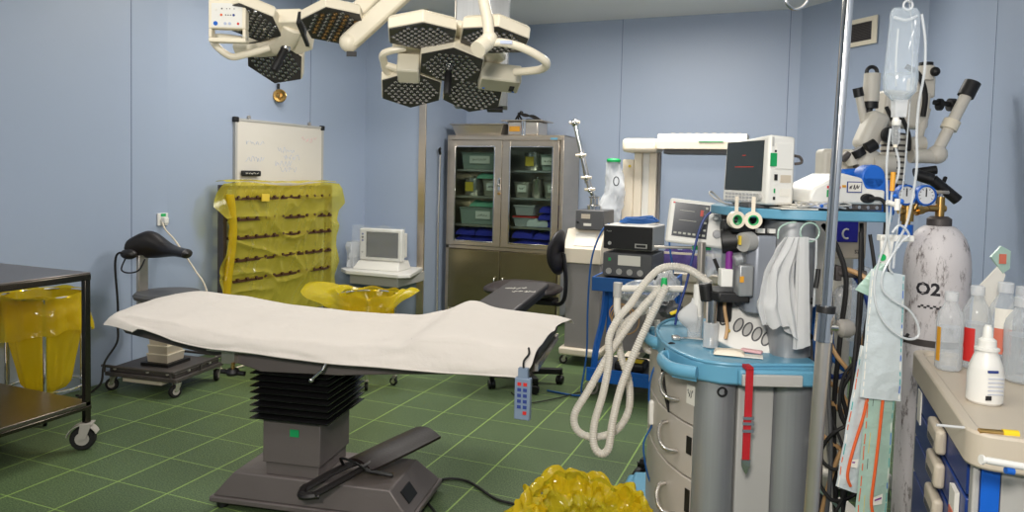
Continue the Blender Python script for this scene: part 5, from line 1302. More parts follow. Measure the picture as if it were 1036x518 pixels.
mb = MB(RMx @ Matrix.Translation((-.045, .10, .100)) @ Matrix.Rotation(R(-27), 4, 'Y')); mb.box((-.045, -.05, 0), (.04, .05, .003), 'grey_light'); mb.box((-.035, -.035, .003), (.0, .035, .005), 'key_dark'); mb.box((.008, -.035, .003), (.03, .03, .005), 'green_label'); mb.build('display_panel', t)
mb = MB(RMx); mb.lathe([(.001, 0), (.040, 0), (.042, .01), (.042, .06), (.001, .06)], 'blue_plain', c=(.100, .03, .112), ax='y', n=26); mb.box((.058, .03, .06), (.142, .09, .112), 'blue_plain'); mb.cyl((.03, .11, .120), (.09, .11, .125), .018, 'blue_plain'); mb.build('paddle_holder', t, bevel=.004, label='bright blue paddle holder')
tag(MB(RMx).tube([(.06, -.014, .042), (.095, -.025, .040), (.105, -.035, .01), (.10, -.045, -.10), (.075, -.05, -.30), (.045, -.055, -.52), (.02, -.055, -.75), (.0, -.05, -1.0)], .006, 'black_rubber', sub=6).build('defibrillator_lead'), 'black lead hanging from the front of the white defibrillator', 'cable')
t = abthing('electrode_tray', 'pile of pale electrode leads and white sheets on the shelf beside the white monitor', 'leads', .99, 2.33, 1.353)
mb = MB(AB)
for i in range(6): mb.box((.87+.03*i, 2.31+.008*i, 1.354+.006*i), (.99+.025*i, 2.42, 1.358+.006*i), 'paper')
mb.build('paper_sheets', t)
mb = MB(AB); rnd = random.Random(4)
for i in range(9):
    c = (1.0+rnd.uniform(-.08, .05), 2.315+rnd.uniform(-.005, .03)); mb.tube([(c[0]+rnd.uniform(-.05, .05), c[1]+rnd.uniform(-.01, .02), 1.36+rnd.uniform(0, .022)) for _ in range(5)], .003, ('grey_light', 'ink_faint', 'clear_tube')[i % 3], sub=5, n=6)
mb.sph((1.03, 2.31, 1.37), .006, 'red_plain'); mb.sph((1.0, 2.31, 1.368), .006, 'blue_plain')
mb.build('lead_tangle', t)
# ================================================================ air grille on the cut-off corner wall
G = plane_M((.444, 6.571, 2.69), (1, -1, 0), (0, 0, 1))
t = thing('air_vent', 'square white air vent high on the angled wall at the right', 'vent', (.444, 6.571, 2.575), -pi/4)
mb = MB(G); mb.box((-.155, -.112, 0), (.155, -.075, .012), 'lamp_cream'); mb.box((-.155, .075, 0), (.155, .112, .012), 'lamp_cream'); mb.box((-.155, -.075, 0), (-.115, .075, .012), 'lamp_cream'); mb.box((.105, -.075, 0), (.155, .075, .012), 'lamp_cream'); mb.build('frame', t, bevel=.002)
MB(G).box((-.115, -.075, .0005), (.105, .075, .002), 'black').build('duct', t)
mb = MB(G)
for i in range(12): mb.box((-.115, -.075+i*.0128, .003), (.105, -.0685+i*.0128, .010), 'dark_steel', M=Matrix.Identity(4))
mb.build('louvres', t)

# ================================================================ drip stand
t = abthing('drip_stand', 'tall chrome drip stand in the right foreground with a round grey clamp knob', 'drip stand', .70, 1.6)
mb = MB(AB); mb.cyl((.735, 1.6, 2.02), (.711, 1.6, 1.13), .0115, 'chrome', n=20); mb.build('upper_pole', t)
mb = MB(AB); mb.cyl((.711, 1.6, 1.13), (.683, 1.6, .06), .0155, 'steel', n=20); mb.build('lower_pole', t)
mb = MB(AB); mb.cyl((.7125, 1.6, 1.165), (.7085, 1.6, 1.085), .0195, 'chrome', n=20); cl = mb.build('clamp_sleeve', t)
MB(AB).cyl((.7125, 1.6, 1.165), (.7118, 1.6, 1.150), .0205, 'black', n=20).build('black_collar', cl)
mb = MB(AB); mb.cyl((.715, 1.59, 1.118), (.735, 1.585, 1.118), .007, 'chrome', n=10); mb.lathe([(.001, 0), (.014, .001), (.0205, .008), (.0205, .026), (.015, .034), (.001, .036)], 'grey_rubber', c=(.733, 1.585, 1.118), ax='x', n=24); mb.build('clamp_knob', t, label='round grey knob')
mb = MB(AB); mb.tube([(.735, 1.6, 1.99), (.70, 1.6, 1.99), (.655, 1.6, 1.96), (.647, 1.6, 1.88), (.638, 1.6, 1.838), (.615, 1.6, 1.823), (.596, 1.6, 1.835), (.588, 1.6, 1.865)], .0035, 'chrome', sub=6); mb.build('wire_hook', t)
mb = MB(AB); mb.tube([(.735, 1.6, 1.99), (.80, 1.65, 2.01), (.95, 1.82, 2.01), (1.018, 1.90, 1.99), (1.022, 1.90, 1.935), (1.03, 1.90, 1.922), (1.04, 1.90, 1.935)], .0035, 'chrome', sub=6); mb.build('wire_hook', t)
for i in range(5):
    a = 2*pi*i/5+.3
    MB(AB).cyl((.683, 1.6, .075), (.683+.25*cos(a), 1.6+.25*sin(a), .065), .012, 'steel', n=10).build('foot', t)
    p = AB @ Vector((.683+.25*cos(a), 1.6+.25*sin(a), 0)); caster(t, p.x, p.y, .025, .06, a)

# infusion bag
t = abthing('infusion_bag', 'clear drip bag with fluid in its lower end hanging high on the right', 'drip bag', 1.02, 1.90, 1.545)
def bagf(sc):
    def fn(u, v):
        a = 2*pi*u; z = 1.905-.245*v
        w = interp(v, [(0, .030), (.04, .038), (.12, .041), (.5, .0405), (.75, .044), (.88, .041), (.96, .026), (1, .012)])*sc
        d = interp(v, [(0, .008), (.1, .016), (.3, .022), (.75, .036), (.9, .034), (1, .010)])*sc
        n = noise.noise(Vector((cos(a)*1.6, v*6, sin(a)*1.6)))*.003
        return (1.020-.006*v+(w+n)*cos(a), 1.90+d*sin(a), z-.008*(v < .02)*0)
    return fn
MB(AB).grid(bagf(1), 36, 40, 'clear_bag', wrap=True).build('bag_shell', t)
def fl(u, v):
    x, y, z = bagf(.93)(u, .70+.29*v); return (x, y, z)
mb = MB(AB); mb.grid(fl, 30, 14, 'saline', wrap=True); top = [fl(i/30, 0) for i in range(30)]; mb.raw(top, [tuple(range(30))], 'saline'); mb.build('fluid', t)
mb = MB(AB); mb.tube([(1.0, 1.895, 1.85), (.998, 1.895, 1.77), (1.004, 1.90, 1.70)], .003, 'clear_tube', sub=4); mb.torus((1.025, 1.9, 1.912), .012, .003, 'film_milky', ax='y'); mb.tube([(.99, 1.9, 1.88), (1.02, 1.893, 1.872), (1.05, 1.9, 1.885)], .004, 'film_milky', sub=4); mb.build('hanger_tab', t)
mb = MB(AB); mb.frustum((1.000, 1.890, 1.030, 1.910), (.998, 1.888, 1.032, 1.912), 1.62, 1.665, 'film_milky'); mb.cyl((1.008, 1.9, 1.62), (1.009, 1.9, 1.60), .008, 'white_plastic', n=12); mb.build('bag_port', t)
mb = MB(AB); mb.lathe([(.010, 1.61), (.0105, 1.555), (.006, 1.545)], 'film', c=(1.010, 1.9, 0), n=18); mb.lathe([(.0115, 1.612), (.0115, 1.60), (.010, 1.598)], 'white_plastic', c=(1.010, 1.9, 0), n=18); mb.cyl((1.010, 1.9, 1.548), (1.010, 1.9, 1.54), .0055, 'cream', n=10); mb.build('drip_chamber', t)
t = abthing('infusion_line', 'clear infusion tubing dropping from the drip bag with an orange port', 'tube', 1.01, 1.9, 1.2)
mb = MB(AB)
mb.tube([(1.010, 1.9, 1.542), (1.022, 1.9, 1.50), (1.020, 1.9, 1.46), (1.008, 1.9, 1.43), (1.006, 1.9, 1.36), (1.002, 1.9, 1.31), (1.012, 1.9, 1.26), (1.01, 1.9, 1.22), (1.02, 1.9, 1.205)], .0032, 'clear_tube', sub=6)
mb.build('main_line', t)
mb = MB(AB); mb.tube([(1.062, 1.9, 1.89), (1.072, 1.895, 1.82), (1.074, 1.895, 1.74), (1.064, 1.895, 1.66), (1.062, 1.895, 1.58), (1.064, 1.89, 1.50), (1.058, 1.89, 1.42), (1.045, 1.89, 1.34), (1.02, 1.89, 1.28), (1.015, 1.89, 1.22)], .0034, 'clear_tube', sub=6); mb.build('second_line', t)
mb = MB(AB); mb.tube([(.998, 1.905, 1.59), (.992, 1.905, 1.50), (.998, 1.905, 1.40), (1.0, 1.905, 1.30), (.985, 1.905, 1.24), (.972, 1.90, 1.18), (.975, 1.89, 1.12), (1.0, 1.885, 1.07), (1.05, 1.885, 1.035), (1.085, 1.885, 1.038), (1.086, 1.885, 1.07), (1.06, 1.885, 1.11), (1.01, 1.885, 1.14), (.985, 1.885, 1.17), (.99, 1.885, 1.22), (1.03, 1.885, 1.29), (1.05, 1.885, 1.31), (1.025, 1.885, 1.335), (1.005, 1.885, 1.315)], .0032, 'clear_tube', sub=6); mb.build('looped_line', t)
MB(AB).cyl((1.006, 1.896, 1.475), (1.005, 1.896, 1.425), .0065, 'amber', n=12).build('orange_port', t, label='orange injection port')
mb = MB(AB); mb.cyl((.99, 1.89, 1.395), (1.025, 1.89, 1.385), .007, 'white_plastic'); mb.cyl((1.012, 1.88, 1.405), (1.012, 1.88, 1.375), .007, 'white_plastic'); mb.sph((1.025, 1.885, 1.398), .007, 'blue_plain'); mb.sph((1.005, 1.88, 1.412), .006, 'blue_plain'); mb.build('three_way_tap', t)
# white holder
t = abthing('tube_holder', 'white L shaped plastic holder with a green clip beside the gas cylinder', 'holder', 1.03, 1.94, 1.23)
mb = MB(AB); mb.box((1.0, 1.93, 1.288), (1.09, 1.955, 1.305), 'white_plastic'); mb.frustum((1.005, 1.93, 1.028, 1.94), (1.0, 1.93, 1.038, 1.94), 1.225, 1.30, 'white_plastic'); mb.build('bracket', t, bevel=.002)
MB(AB).cyl((1.003, 1.928, 1.245), (1.003, 1.922, 1.245), .009, 'green_bright', n=14).build('green_clip', t)
MB(AB).tube([(1.05, 1.945, 1.305), (1.06, 1.94, 1.5), (1.06, 1.93, 1.8), (1.03, 1.905, 1.925)], .0018, 'clear_tube', sub=4).build('hanging_wire', t)
# catheter pouches
def pouch(name, label, c, m, z_off, strips, tube, seed, tz=(.1, .9)):
    """c = four corners (a, z) top-left, top-right, bottom-right, bottom-left"""
    t = abthing(name, label, 'pouch', (c[0][0]+c[2][0])/2, z_off, c[2][1], 'catheter pouches')
    def P_(u, v, d=0.):
        x = (c[0][0]*(1-u)+c[1][0]*u)*(1-v)+(c[3][0]*(1-u)+c[2][0]*u)*v
        z = (c[0][1]*(1-u)+c[1][1]*u)*(1-v)+(c[3][1]*(1-u)+c[2][1]*u)*v
        return (x, z_off-.006*sin(pi*u)-.004*noise.noise(Vector((u*3, v*8, seed)))-d, z)
    MB(AB).grid(P_, 10, 30, m, thick=.0015).build('film_sleeve', t)
    for (u, cols, w, n) in strips:
        mb = MB(AB)
        for i in range(n):
            v = (i+.5)/n; L = .5/n*(.5+.5*((i*7+seed) % 3)/2)
            mb.raw([P_(u-w, v-L, .003), P_(u+w, v-L, .003), P_(u+w, v+L, .003), P_(u-w, v+L, .003)], [(0, 1, 2, 3)], cols[(i*5+seed) % len(cols)])
        mb.build('printed_edge', t)
    if tube:
        mb = MB(AB); mb.tube([P_(u, v, .008) for u, v in tube], .0042, 'orange', sub=5); mb.build('catheter', t, label='orange catheter inside')
        u, v = tube[len(tube)//2]
        mb = MB(AB); mb.raw([P_(u+.04, v, .010), P_(u+.36, v-.02, .010), P_(u+.36, v+.045, .010), P_(u+.04, v+.05, .010)], [(0, 1, 2, 3)], 'paper'); mb.raw([P_(u+.08, v+.012, .0105), P_(u+.32, v-.0, .0105), P_(u+.32, v+.012, .0105), P_(u+.08, v+.022, .0105)], [(0, 1, 2, 3)], 'purple'); mb.build('sleeve_label', t)
    return t
ED = ['teal', 'ink', 'orange', 'paper', 'teal']
pouch('catheter_pouch', 'upper clear white pouch hanging over the two others', [(.968, 1.215), (1.060, 1.20), (1.066, .855), (.955, .865)], 'pouch', 1.915, [(.05, ED, .012, 14), (.95, ['teal', 'blue_plain', 'paper', 'teal'], .014, 16)], None, 3)
pouch('catheter_pouch', 'pouch with a slanting orange catheter, lower left of the three', [(.965, 1.0), (1.01, .99), (.975, .585), (.915, .605)], 'pouch', 1.945, [(.07, ['orange', 'paper', 'teal', 'orange'], .02, 13)], [(.72, .25), (.66, .45), (.50, .62), (.36, .78), (.34, .90), (.55, .96)], 5)
pouch('catheter_pouch', 'long pale green pouch with an upright orange catheter at the lower right', [(.985, 1.0), (1.06, .99), (1.05, .535), (.965, .53)], 'pouch_green', 1.930, [(.07, ED, .015, 12), (.95, ['teal', 'paper', 'blue_plain', 'teal'], .014, 14), (.22, ['yellow_label', 'pouch_green', 'ink'], .008, 8)], [(.50, .25), (.48, .5), (.44, .7), (.40, .88), (.44, .95), (.52, .99)], 7)
pouch('catheter_pouch', 'short teal tipped pouch sticking out left of the upper pouch', [(.995, 1.23), (1.02, 1.225), (.99, 1.13), (.935, 1.155)], 'pouch_green', 1.93, [(.5, ['teal', 'pouch_green'], .05, 5)], None, 9)

# ================================================================ oxygen cylinder with regulators
t = abthing('gas_cylinder', 'scuffed white oxygen cylinder standing against the right wall', 'gas cylinder', 1.625, 2.75)
CyM = AB @ Matrix.Translation((1.645, 2.75, 0))
def cprof():
    p = [(.001, .0), (.105, .0), (.115, .012)]
    p += [(.115, z) for z in (.3, .6, .9, 1.12)]
    for k in range(1, 9): a = k/8*pi/2; p.append((.036+.079*cos(a), 1.12+.17*sin(a)))
    p += [(.034, 1.315), (.001, 1.32)]
    return p
MB(CyM).lathe(cprof(), 'cylinder_worn', n=48).build('steel_body', t, smooth=60)
MB(CyM).lathe([(.036, 1.285), (.043, 1.29), (.043, 1.315), (.030, 1.325)], 'dark_steel', n=28).build('neck_ring', t)
mb = MB(CyM); mb.cyl((0, 0, 1.32), (0, 0, 1.40), .016, 'brass'); mb.cyl((-.045, 0, 1.355), (.02, 0, 1.355), .013, 'brass'); mb.cyl((0, 0, 1.40), (0, 0, 1.415), .008, 'chrome'); mb.lathe([(.001, 0), (.028, .0), (.030, .006), (.026, .012), (.001, .012)], 'steel', c=(0, 0, 1.412), n=20); mb.build('valve', t)
mb = MB(CyM)
TM_ = plane_M((-.028, -.1135, 1.02), (1, .02, 0), (0, 0, 1))
text_into(mb, 'O2', .064, 'ink', Matrix.Translation((0, 0, 1.052)) @ Matrix.Rotation(R(-44), 4, 'Z') @ Matrix.Translation((0, -.1155, 0)) @ Matrix.Rotation(pi/2, 4, 'X'), wrap_r=.1155, bold=.0022)
mb.build('stencilled_mark', t, label='black stencilled O2')
mb = MB(CyM)
for i in range(8):
    a = R(-42)+(i-3)*.09; mb.box((-.004, -.1165, -.004), (.006, -.115, .003), 'ink', M=Matrix.Rotation(a, 4, 'Z') @ Matrix.Translation((0, 0, .985+.006*(i % 2))))
mb.build('stencilled_line', t, label='broken black stencilled line')
MB(CyM).lathe([(.1145, .835), (.118, .836), (.118, .86), (.1145, .861)], 'dark_steel', n=40).build('retaining_strap', t)
t = abthing('gas_regulator', 'brass gas regulator with two blue dial gauges joined to the oxygen cylinder', 'regulator', 1.50, 2.72, 1.27)
mb = MB(AB @ Matrix.Translation((.003, 0, 0))); mb.cyl((1.495, 2.71, 1.335), (1.585, 2.74, 1.352), .012, 'brass'); mb.cyl((1.535, 2.72, 1.343), (1.56, 2.73, 1.348), .018, 'brass', n=6); mb.cyl((1.495, 2.71, 1.305), (1.495, 2.71, 1.37), .023, 'brass'); mb.cyl((1.46, 2.70, 1.345), (1.50, 2.71, 1.340), .014, 'brass'); mb.cyl((1.472, 2.71, 1.35), (1.468, 2.71, 1.372), .008, 'brass'); mb.cyl((1.52, 2.71, 1.35), (1.53, 2.71, 1.372), .008, 'brass'); mb.build('brass_body', t)
for a in (1.472, 1.545):
    g = MB(AB @ Matrix.Translation((.003, 0, 0))).lathe([(.001, .0), (.036, .0), (.039, -.008), (.039, -.035), (.033, -.038), (.033, -.030), (.001, -.030)], 'blue_plain', c=(a, 2.71, 1.405), ax='y', n=30).build('gauge', t, label='blue dial gauge')
    mb = MB(AB @ Matrix.Translation((.003, 0, 0))); mb.lathe([(.001, 0), (.032, 0), (.032, -.002), (.001, -.002)], 'gauge_face', c=(a, 2.68, 1.405), ax='y', n=28)
    mb.box((a-.002, 2.676, 1.400), (a+.002, 2.678, 1.428), 'ink', M=Matrix.Identity(4))
    for k in range(9):
        w_ = R(-120+30*k); mb.box((-.001, -.0008, .022), (.001, 0, .028), 'ink', M=Matrix.Translation((a, 2.6775, 1.405)) @ Matrix.Rotation(w_, 4, 'Y'))
    mb.build('dial_face', g)
mb = MB(AB @ Matrix.Translation((.003, 0, 0))); mb.cyl((1.492, 2.71, 1.305), (1.492, 2.71, 1.29), .015, 'brass'); mb.cyl((1.492, 2.71, 1.292), (1.492, 2.71, 1.245), .026, 'blue_plain', n=10); mb.build('pressure_knob', t)
tag(MB(AB @ Matrix.Translation((.003, 0, 0))).box((1.40, 2.80, 1.32), (1.50, 2.90, 1.46), 'blue_plain').build('blue_flow_box', bevel=.01, loc=ab(1.455, 2.85, 1.32)), 'blue box behind the two dial gauges', 'device')

# ================================================================ operating microscope
t = abthing('operating_microscope', 'cream operating microscope with black tipped handles folded at the right wall', 'microscope', 1.62, 3.43)
MSC = AB @ Matrix.Translation((0, .13, 0))
mb = MB(MSC); mb.box((1.36, 3.12, .02), (1.80, 3.42, .10), 'beige_arm'); mb.build('floor_base', t, bevel=.02)
MB(MSC).box((1.50, 3.18, .10), (1.60, 3.36, 1.45), 'beige_arm').build('column', t, bevel=.02)
MB(MSC).box((1.455, 3.24, 1.38), (1.66, 3.34, 1.605), 'beige_arm').build('arm_plate', t, bevel=.02, seg=3)
def tilted(mb, p, q, w, h, m): 
    p = Vector(p); q = Vector(q); M = plane_M(p, q-p, (0, 1, .001)); mb.box((0, -w/2, -h/2), ((q-p).length, w/2, h/2), m, M=M)
mb = MB(MSC); mb.cyl((1.655, 3.22, 1.825), (1.658, 3.22, 1.955), .036, 'beige_arm'); mb.torus((1.655, 3.22, 1.962), .024, .009, 'black', ax='y'); mb.cyl((1.655, 3.22, 1.795), (1.655, 3.22, 1.83), .034, 'black'); mb.cyl((1.64, 3.22, 1.74), (1.655, 3.22, 1.80), .014, 'black'); mb.build('lamp_housing', t)
mb = MB(MSC); mb.cyl((1.66, 3.2, 1.56), (1.590, 3.2, 1.855), .017, 'beige_arm', r2=.017); mb.build('side_handle', t); MB(MSC).cyl((1.592, 3.2, 1.845), (1.582, 3.2, 1.885), .022, 'black').build('handle_tip', t)
mb = MB(MSC); tilted(mb, (1.61, 3.18, 1.60), (1.675, 3.18, 1.77), .11, .095, 'beige_arm'); mb.build('optics_body', t, bevel=.03, seg=3)
mb = MB(MSC); mb.lathe([(.001, 0), (.03, 0), (.036, -.012), (.036, -.035), (.028, -.045), (.001, -.045)], 'black', c=(1.682, 3.11, 1.665), ax='y', n=24); mb.cyl((1.60, 3.13, 1.60), (1.64, 3.13, 1.625), .028, 'black'); mb.build('focus_knob', t)
mb = MB(MSC); mb.sph((1.625, 3.16, 1.545), (.065, .06, .062), 'beige_arm'); mb.cyl((1.63, 3.13, 1.53), (1.72, 3.12, 1.535), .045, 'beige_arm'); mb.build('binocular_head', t)
mb = MB(MSC); mb.cyl((1.535, 3.15, 1.59), (1.555, 3.15, 1.53), .026, 'beige_arm'); mb.cyl((1.555, 3.13, 1.60), (1.575, 3.13, 1.57), .03, 'black'); mb.cyl((1.50, 3.14, 1.55), (1.53, 3.14, 1.58), .016, 'dark_steel'); mb.cyl((1.57, 3.15, 1.53), (1.60, 3.15, 1.48), .018, 'dark_steel'); mb.build('eyepiece', t)
mb = MB(MSC); tilted(mb, (1.72, 3.26, 1.80), (1.93, 3.26, 1.79), .10, .17, 'beige_arm'); tilted(mb, (1.86, 3.26, 1.90), (1.955, 3.26, 1.90), .09, .10, 'beige_arm'); mb.build('balance_box', t, bevel=.012)
mb = MB(MSC); mb.cyl((1.905, 3.22, 1.93), (1.905, 3.22, 1.995), .036, 'beige_arm'); mb.cyl((1.905, 3.22, 1.99), (1.905, 3.22, 2.012), .030, 'black'); mb.sph((1.925, 3.18, 1.965), .022, 'black'); mb.build('top_joint', t)
mb = MB(MSC); mb.tube([(1.80, 3.20, 1.99), (1.85, 3.18, 1.95), (1.885, 3.18, 1.86), (1.88, 3.18, 1.76)], .012, 'black_rubber', sub=6); mb.build('light_guide', t)
mb = MB(MSC); mb.cyl((1.95, 3.22, 1.83), (2.05, 3.22, 1.82), .012, 'black'); mb.cyl((1.97, 3.22, 1.82), (1.985, 3.22, 1.82), .028, 'black'); mb.cyl((2.02, 3.22, 1.82), (2.045, 3.22, 1.82), .030, 'black'); mb.build('side_knob', t)
mb = MB(MSC); mb.cyl((1.93, 3.24, 1.80), (1.87, 3.2, 1.63), .018, 'beige_arm'); mb.cyl((1.86, 3.2, 1.625), (1.90, 3.2, 1.625), .018, 'black'); mb.build('link_rod', t)
mb = MB(MSC); mb.cyl((1.93, 3.14, 1.60), (2.055, 3.14, 1.87), .025, 'beige_arm'); mb.cyl((1.975, 3.14, 1.70), (1.993, 3.14, 1.74), .036, 'lamp_cream'); mb.sph((1.93, 3.14, 1.585), .044, 'beige_arm'); mb.cyl((1.93, 3.14, 1.575), (1.81, 3.14, 1.575), .032, 'beige_arm'); mb.build('grip_handle', t)
MB(MSC).cyl((2.045, 3.14, 1.85), (2.075, 3.14, 1.915), .035, 'black').build('handle_tip', t)
mb = MB(MSC); mb.cyl((1.83, 3.2, 1.63), (1.90, 3.2, 1.635), .035, 'beige_arm'); mb.build('knuckle', t); MB(MSC).cyl((1.84, 3.16, 1.50), (1.93, 3.14, 1.515), .02, 'black').build('lower_pivot', t)
mb = MB(MSC)
for i in range(10): mb.cyl((1.76, 3.2, 1.42+i*.026), (1.76, 3.2, 1.436+i*.026), .055, 'beige_arm', n=20); mb.cyl((1.76, 3.2, 1.436+i*.026), (1.76, 3.2, 1.446+i*.026), .050, 'dark_steel', n=20)
mb.build('ribbed_housing', t)
mb = MB(MSC); mb.cyl((1.82, 3.10, 1.49), (1.88, 3.08, 1.47), .026, 'black'); mb.cyl((1.88, 3.08, 1.47), (1.985, 3.06, 1.38), .024, 'black'); mb.build('hand_switch', t)
for pts in ([(1.72, 3.2, 1.80), (1.74, 3.15, 1.70), (1.73, 3.12, 1.60)], [(1.78, 3.2, 1.78), (1.80, 3.15, 1.68), (1.79, 3.12, 1.60)], [(1.70, 3.1, 1.46), (1.78, 3.05, 1.40), (1.88, 3.05, 1.40), (1.95, 3.1, 1.48)], [(1.62, 3.1, 1.47), (1.66, 3.05, 1.42), (1.75, 3.05, 1.44)]):
    MB(MSC).tube(pts, .009, 'black_rubber', sub=6).build('cable', t)
for a, b in ((1.40, 3.15), (1.76, 3.15), (1.40, 3.39), (1.76, 3.39)): MB(MSC).cyl((a, b, 0), (a, b, .03), .03, 'black', n=12).build('foot_pad', t)

# device panel with blue face behind the cables
t = abthing('wall_pump', 'beige device with a dark blue face below the top shelf, behind the hanging cables', 'medical device', 1.40, 3.02, .0)
mb = MB(AB); mb.box((1.305, 2.96, 1.13), (1.475, 3.08, 1.36), 'beige'); mb.build('casing', t, bevel=.008)
MB(AB).box((1.345, 2.953, 1.20), (1.435, 2.962, 1.345), 'drape_blue').build('blue_face', t, bevel=.004)
mb = MB(AB); mb.tube([(1.385+.016*cos(R(k)), 2.951, 1.235+.02*sin(R(k))) for k in range(60, 330, 30)], .004, 'paper', n=6); text_into(mb, 'S2', .022, 'ink', AB.inverted() @ AB @ plane_M((1.435, 2.958, 1.16), (1, 0, 0), (0, 0, 1))); mb.build('printed_mark', t)
mb = MB(AB); mb.box((1.23, 2.96, .02), (1.32, 3.06, 1.36), 'beige_arm'); mb.box((1.16, 2.93, 0.0), (1.50, 3.10, .06), 'beige_arm'); mb.build('stand', t, bevel=.006)

# ---- the tangle of cables between machine and cart
CB = [('black_rubber', .008, [(1.12, 2.42, 1.30), (1.135, 2.35, 1.24), (1.15, 2.3, 1.13), (1.14, 2.3, .95), (1.13, 2.3, .70), (1.15, 2.3, .4), (1.2, 2.35, .01)], 'thick black cable nearest to the machine side in the tangle'),
      ('black_rubber', .007, [(1.24, 2.40, 1.31), (1.23, 2.36, 1.15), (1.20, 2.3, 1.0), (1.16, 2.25, .86), (1.13, 2.25, .78), (1.15, 2.25, .70), (1.19, 2.25, .5), (1.2, 2.25, .2), (1.16, 2.3, .01)], 'black cable dropping from the right end of the top shelf'),
      ('cable_beige', .0085, [(1.13, 2.40, 1.15), (1.17, 2.35, 1.16), (1.22, 2.3, 1.13), (1.25, 2.3, 1.05), (1.22, 2.3, .95), (1.20, 2.3, .80), (1.17, 2.3, .70), (1.12, 2.3, .73)], 'tan cable looping at the top of the tangle'),
      ('cable_beige', .008, [(1.10, 2.38, .80), (1.15, 2.3, .76), (1.22, 2.3, .62), (1.20, 2.3, .56), (1.12, 2.3, .60), (1.08, 2.35, .64)], 'tan cable loop low in the tangle'),
      ('cable_beige', .007, [(1.10, 2.38, 1.02), (1.12, 2.3, .9), (1.17, 2.28, .82), (1.19, 2.28, .68), (1.13, 2.28, .52), (1.10, 2.3, .3), (1.12, 2.3, .01)], 'tan cable hanging to the floor behind the drip stand'),
      ('blue_navy', .009, [(1.16, 2.42, 1.16), (1.22, 2.38, 1.13), (1.26, 2.35, 1.0), (1.22, 2.35, .84), (1.14, 2.35, .80), (1.10, 2.35, .88), (1.12, 2.35, .98)], 'navy cable loop in the middle of the tangle'),
      ('cable_blue', .007, [(1.10, 2.40, .95), (1.14, 2.34, .86), (1.20, 2.34, .82), (1.26, 2.34, .88)], 'blue cable crossing the tangle'),
      ('black_rubber', .006, [(1.14, 2.26, .82), (1.12, 2.24, .72), (1.16, 2.22, .62), (1.11, 2.22, .54), (1.07, 2.25, .57), (1.10, 2.22, .66), (1.20, 2.2, .70), (1.25, 2.2, .60)], 'black cable looped beside the slanting pouch'),
      ('black_rubber', .006, [(1.06, 2.26, .50), (1.10, 2.22, .44), (1.17, 2.22, .46), (1.20, 2.22, .52)], 'short black cable low in the tangle'),
      ('grey_light', .010, [(1.16, 2.42, .86), (1.16, 2.4, .6), (1.19, 2.38, .3), (1.2, 2.4, .01)], 'grey hose at the back of the tangle'),
      ('grey_dark', .010, [(1.10, 2.44, .9), (1.12, 2.42, .6), (1.15, 2.4, .3), (1.16, 2.45, .01)], 'dark grey hose at the back of the tangle'),
      ('pouch_green', .006, [(1.08, 2.36, .44), (1.14, 2.3, .40), (1.2, 2.3, .34), (1.26, 2.3, .42)], 'pale green tube at the foot of the tangle'),
      ('black_rubber', .006, [(1.17, 2.26, 1.29), (1.165, 2.24, 1.1), (1.15, 2.22, .9), (1.13, 2.2, .72), (1.12, 2.2, .5), (1.14, 2.2, .25), (1.13, 2.22, .01)], 'straight black cable in front of the tangle'),
      ('black_rubber', .005, [(1.20, 2.3, .98), (1.17, 2.24, .90), (1.12, 2.22, .84), (1.10, 2.2, .76), (1.13, 2.2, .68), (1.17, 2.2, .66)], 'thin black cable curling beside the drip stand'),
      ('black_rubber', .005, [(1.10, 2.26, .70), (1.13, 2.2, .58), (1.12, 2.18, .48), (1.09, 2.2, .36), (1.12, 2.2, .2), (1.1, 2.25, .01)], 'thin black cable lowest in the tangle'),
      ('black_rubber', .006, [(1.22, 2.3, 1.28), (1.235, 2.28, 1.12), (1.20, 2.26, .98), (1.19, 2.24, .82), (1.20, 2.22, .6), (1.18, 2.22, .3), (1.2, 2.24, .01)], 'black cable right beside the slanting pouch'),
      ('grey_dark', .007, [(1.09, 2.3, 1.2), (1.10, 2.28, 1.0), (1.09, 2.26, .8), (1.10, 2.24, .5), (1.09, 2.3, .01)], 'dark grey hose close to the machine side'),
      ('black_rubber', .005, [(1.30, 2.36, 1.24), (1.31, 2.32, 1.1), (1.30, 2.3, 1.0), (1.33, 2.3, .93), (1.36, 2.3, .96)], 'black lead behind the upper pouch')]
SH = AB @ Matrix.Translation((-.065, 0, 0))
for m, r_, pts, l in CB: tag(MB(SH).tube(pts, r_, m, sub=7).build('hanging_cable', loc=tuple(SH @ Vector(pts[0]))), l, 'cable')['group'] = 'cables hanging beside the machine'
t = abthing('pole_clamp', 'dark metal clamp holding the tan cable beside the machine', 'clamp', 1.12, 2.38, 1.13)
mb = MB(AB); mb.cyl((1.085, 2.36, 1.145), (1.17, 2.34, 1.145), .013, 'dark_steel'); mb.box((1.075, 2.35, 1.12), (1.095, 2.40, 1.17), 'dark_steel'); mb.build('jaw', t, bevel=.003)
MB(AB).cyl((1.06, 2.38, 0.), (1.06, 2.38, 1.316), .012, 'dark_steel').build('upright', t)
cloud('blue_bag', (1.13, 2.6, .86), (.06, .05, .12), 'cable_blue', 'crumpled blue plastic behind the hanging cables', 'bag', 6)
cloud('clear_wrap', (1.22, 2.5, 1.02), (.07, .05, .12), 'film', 'crumpled clear wrap behind the hanging cables', 'wrap', 11)

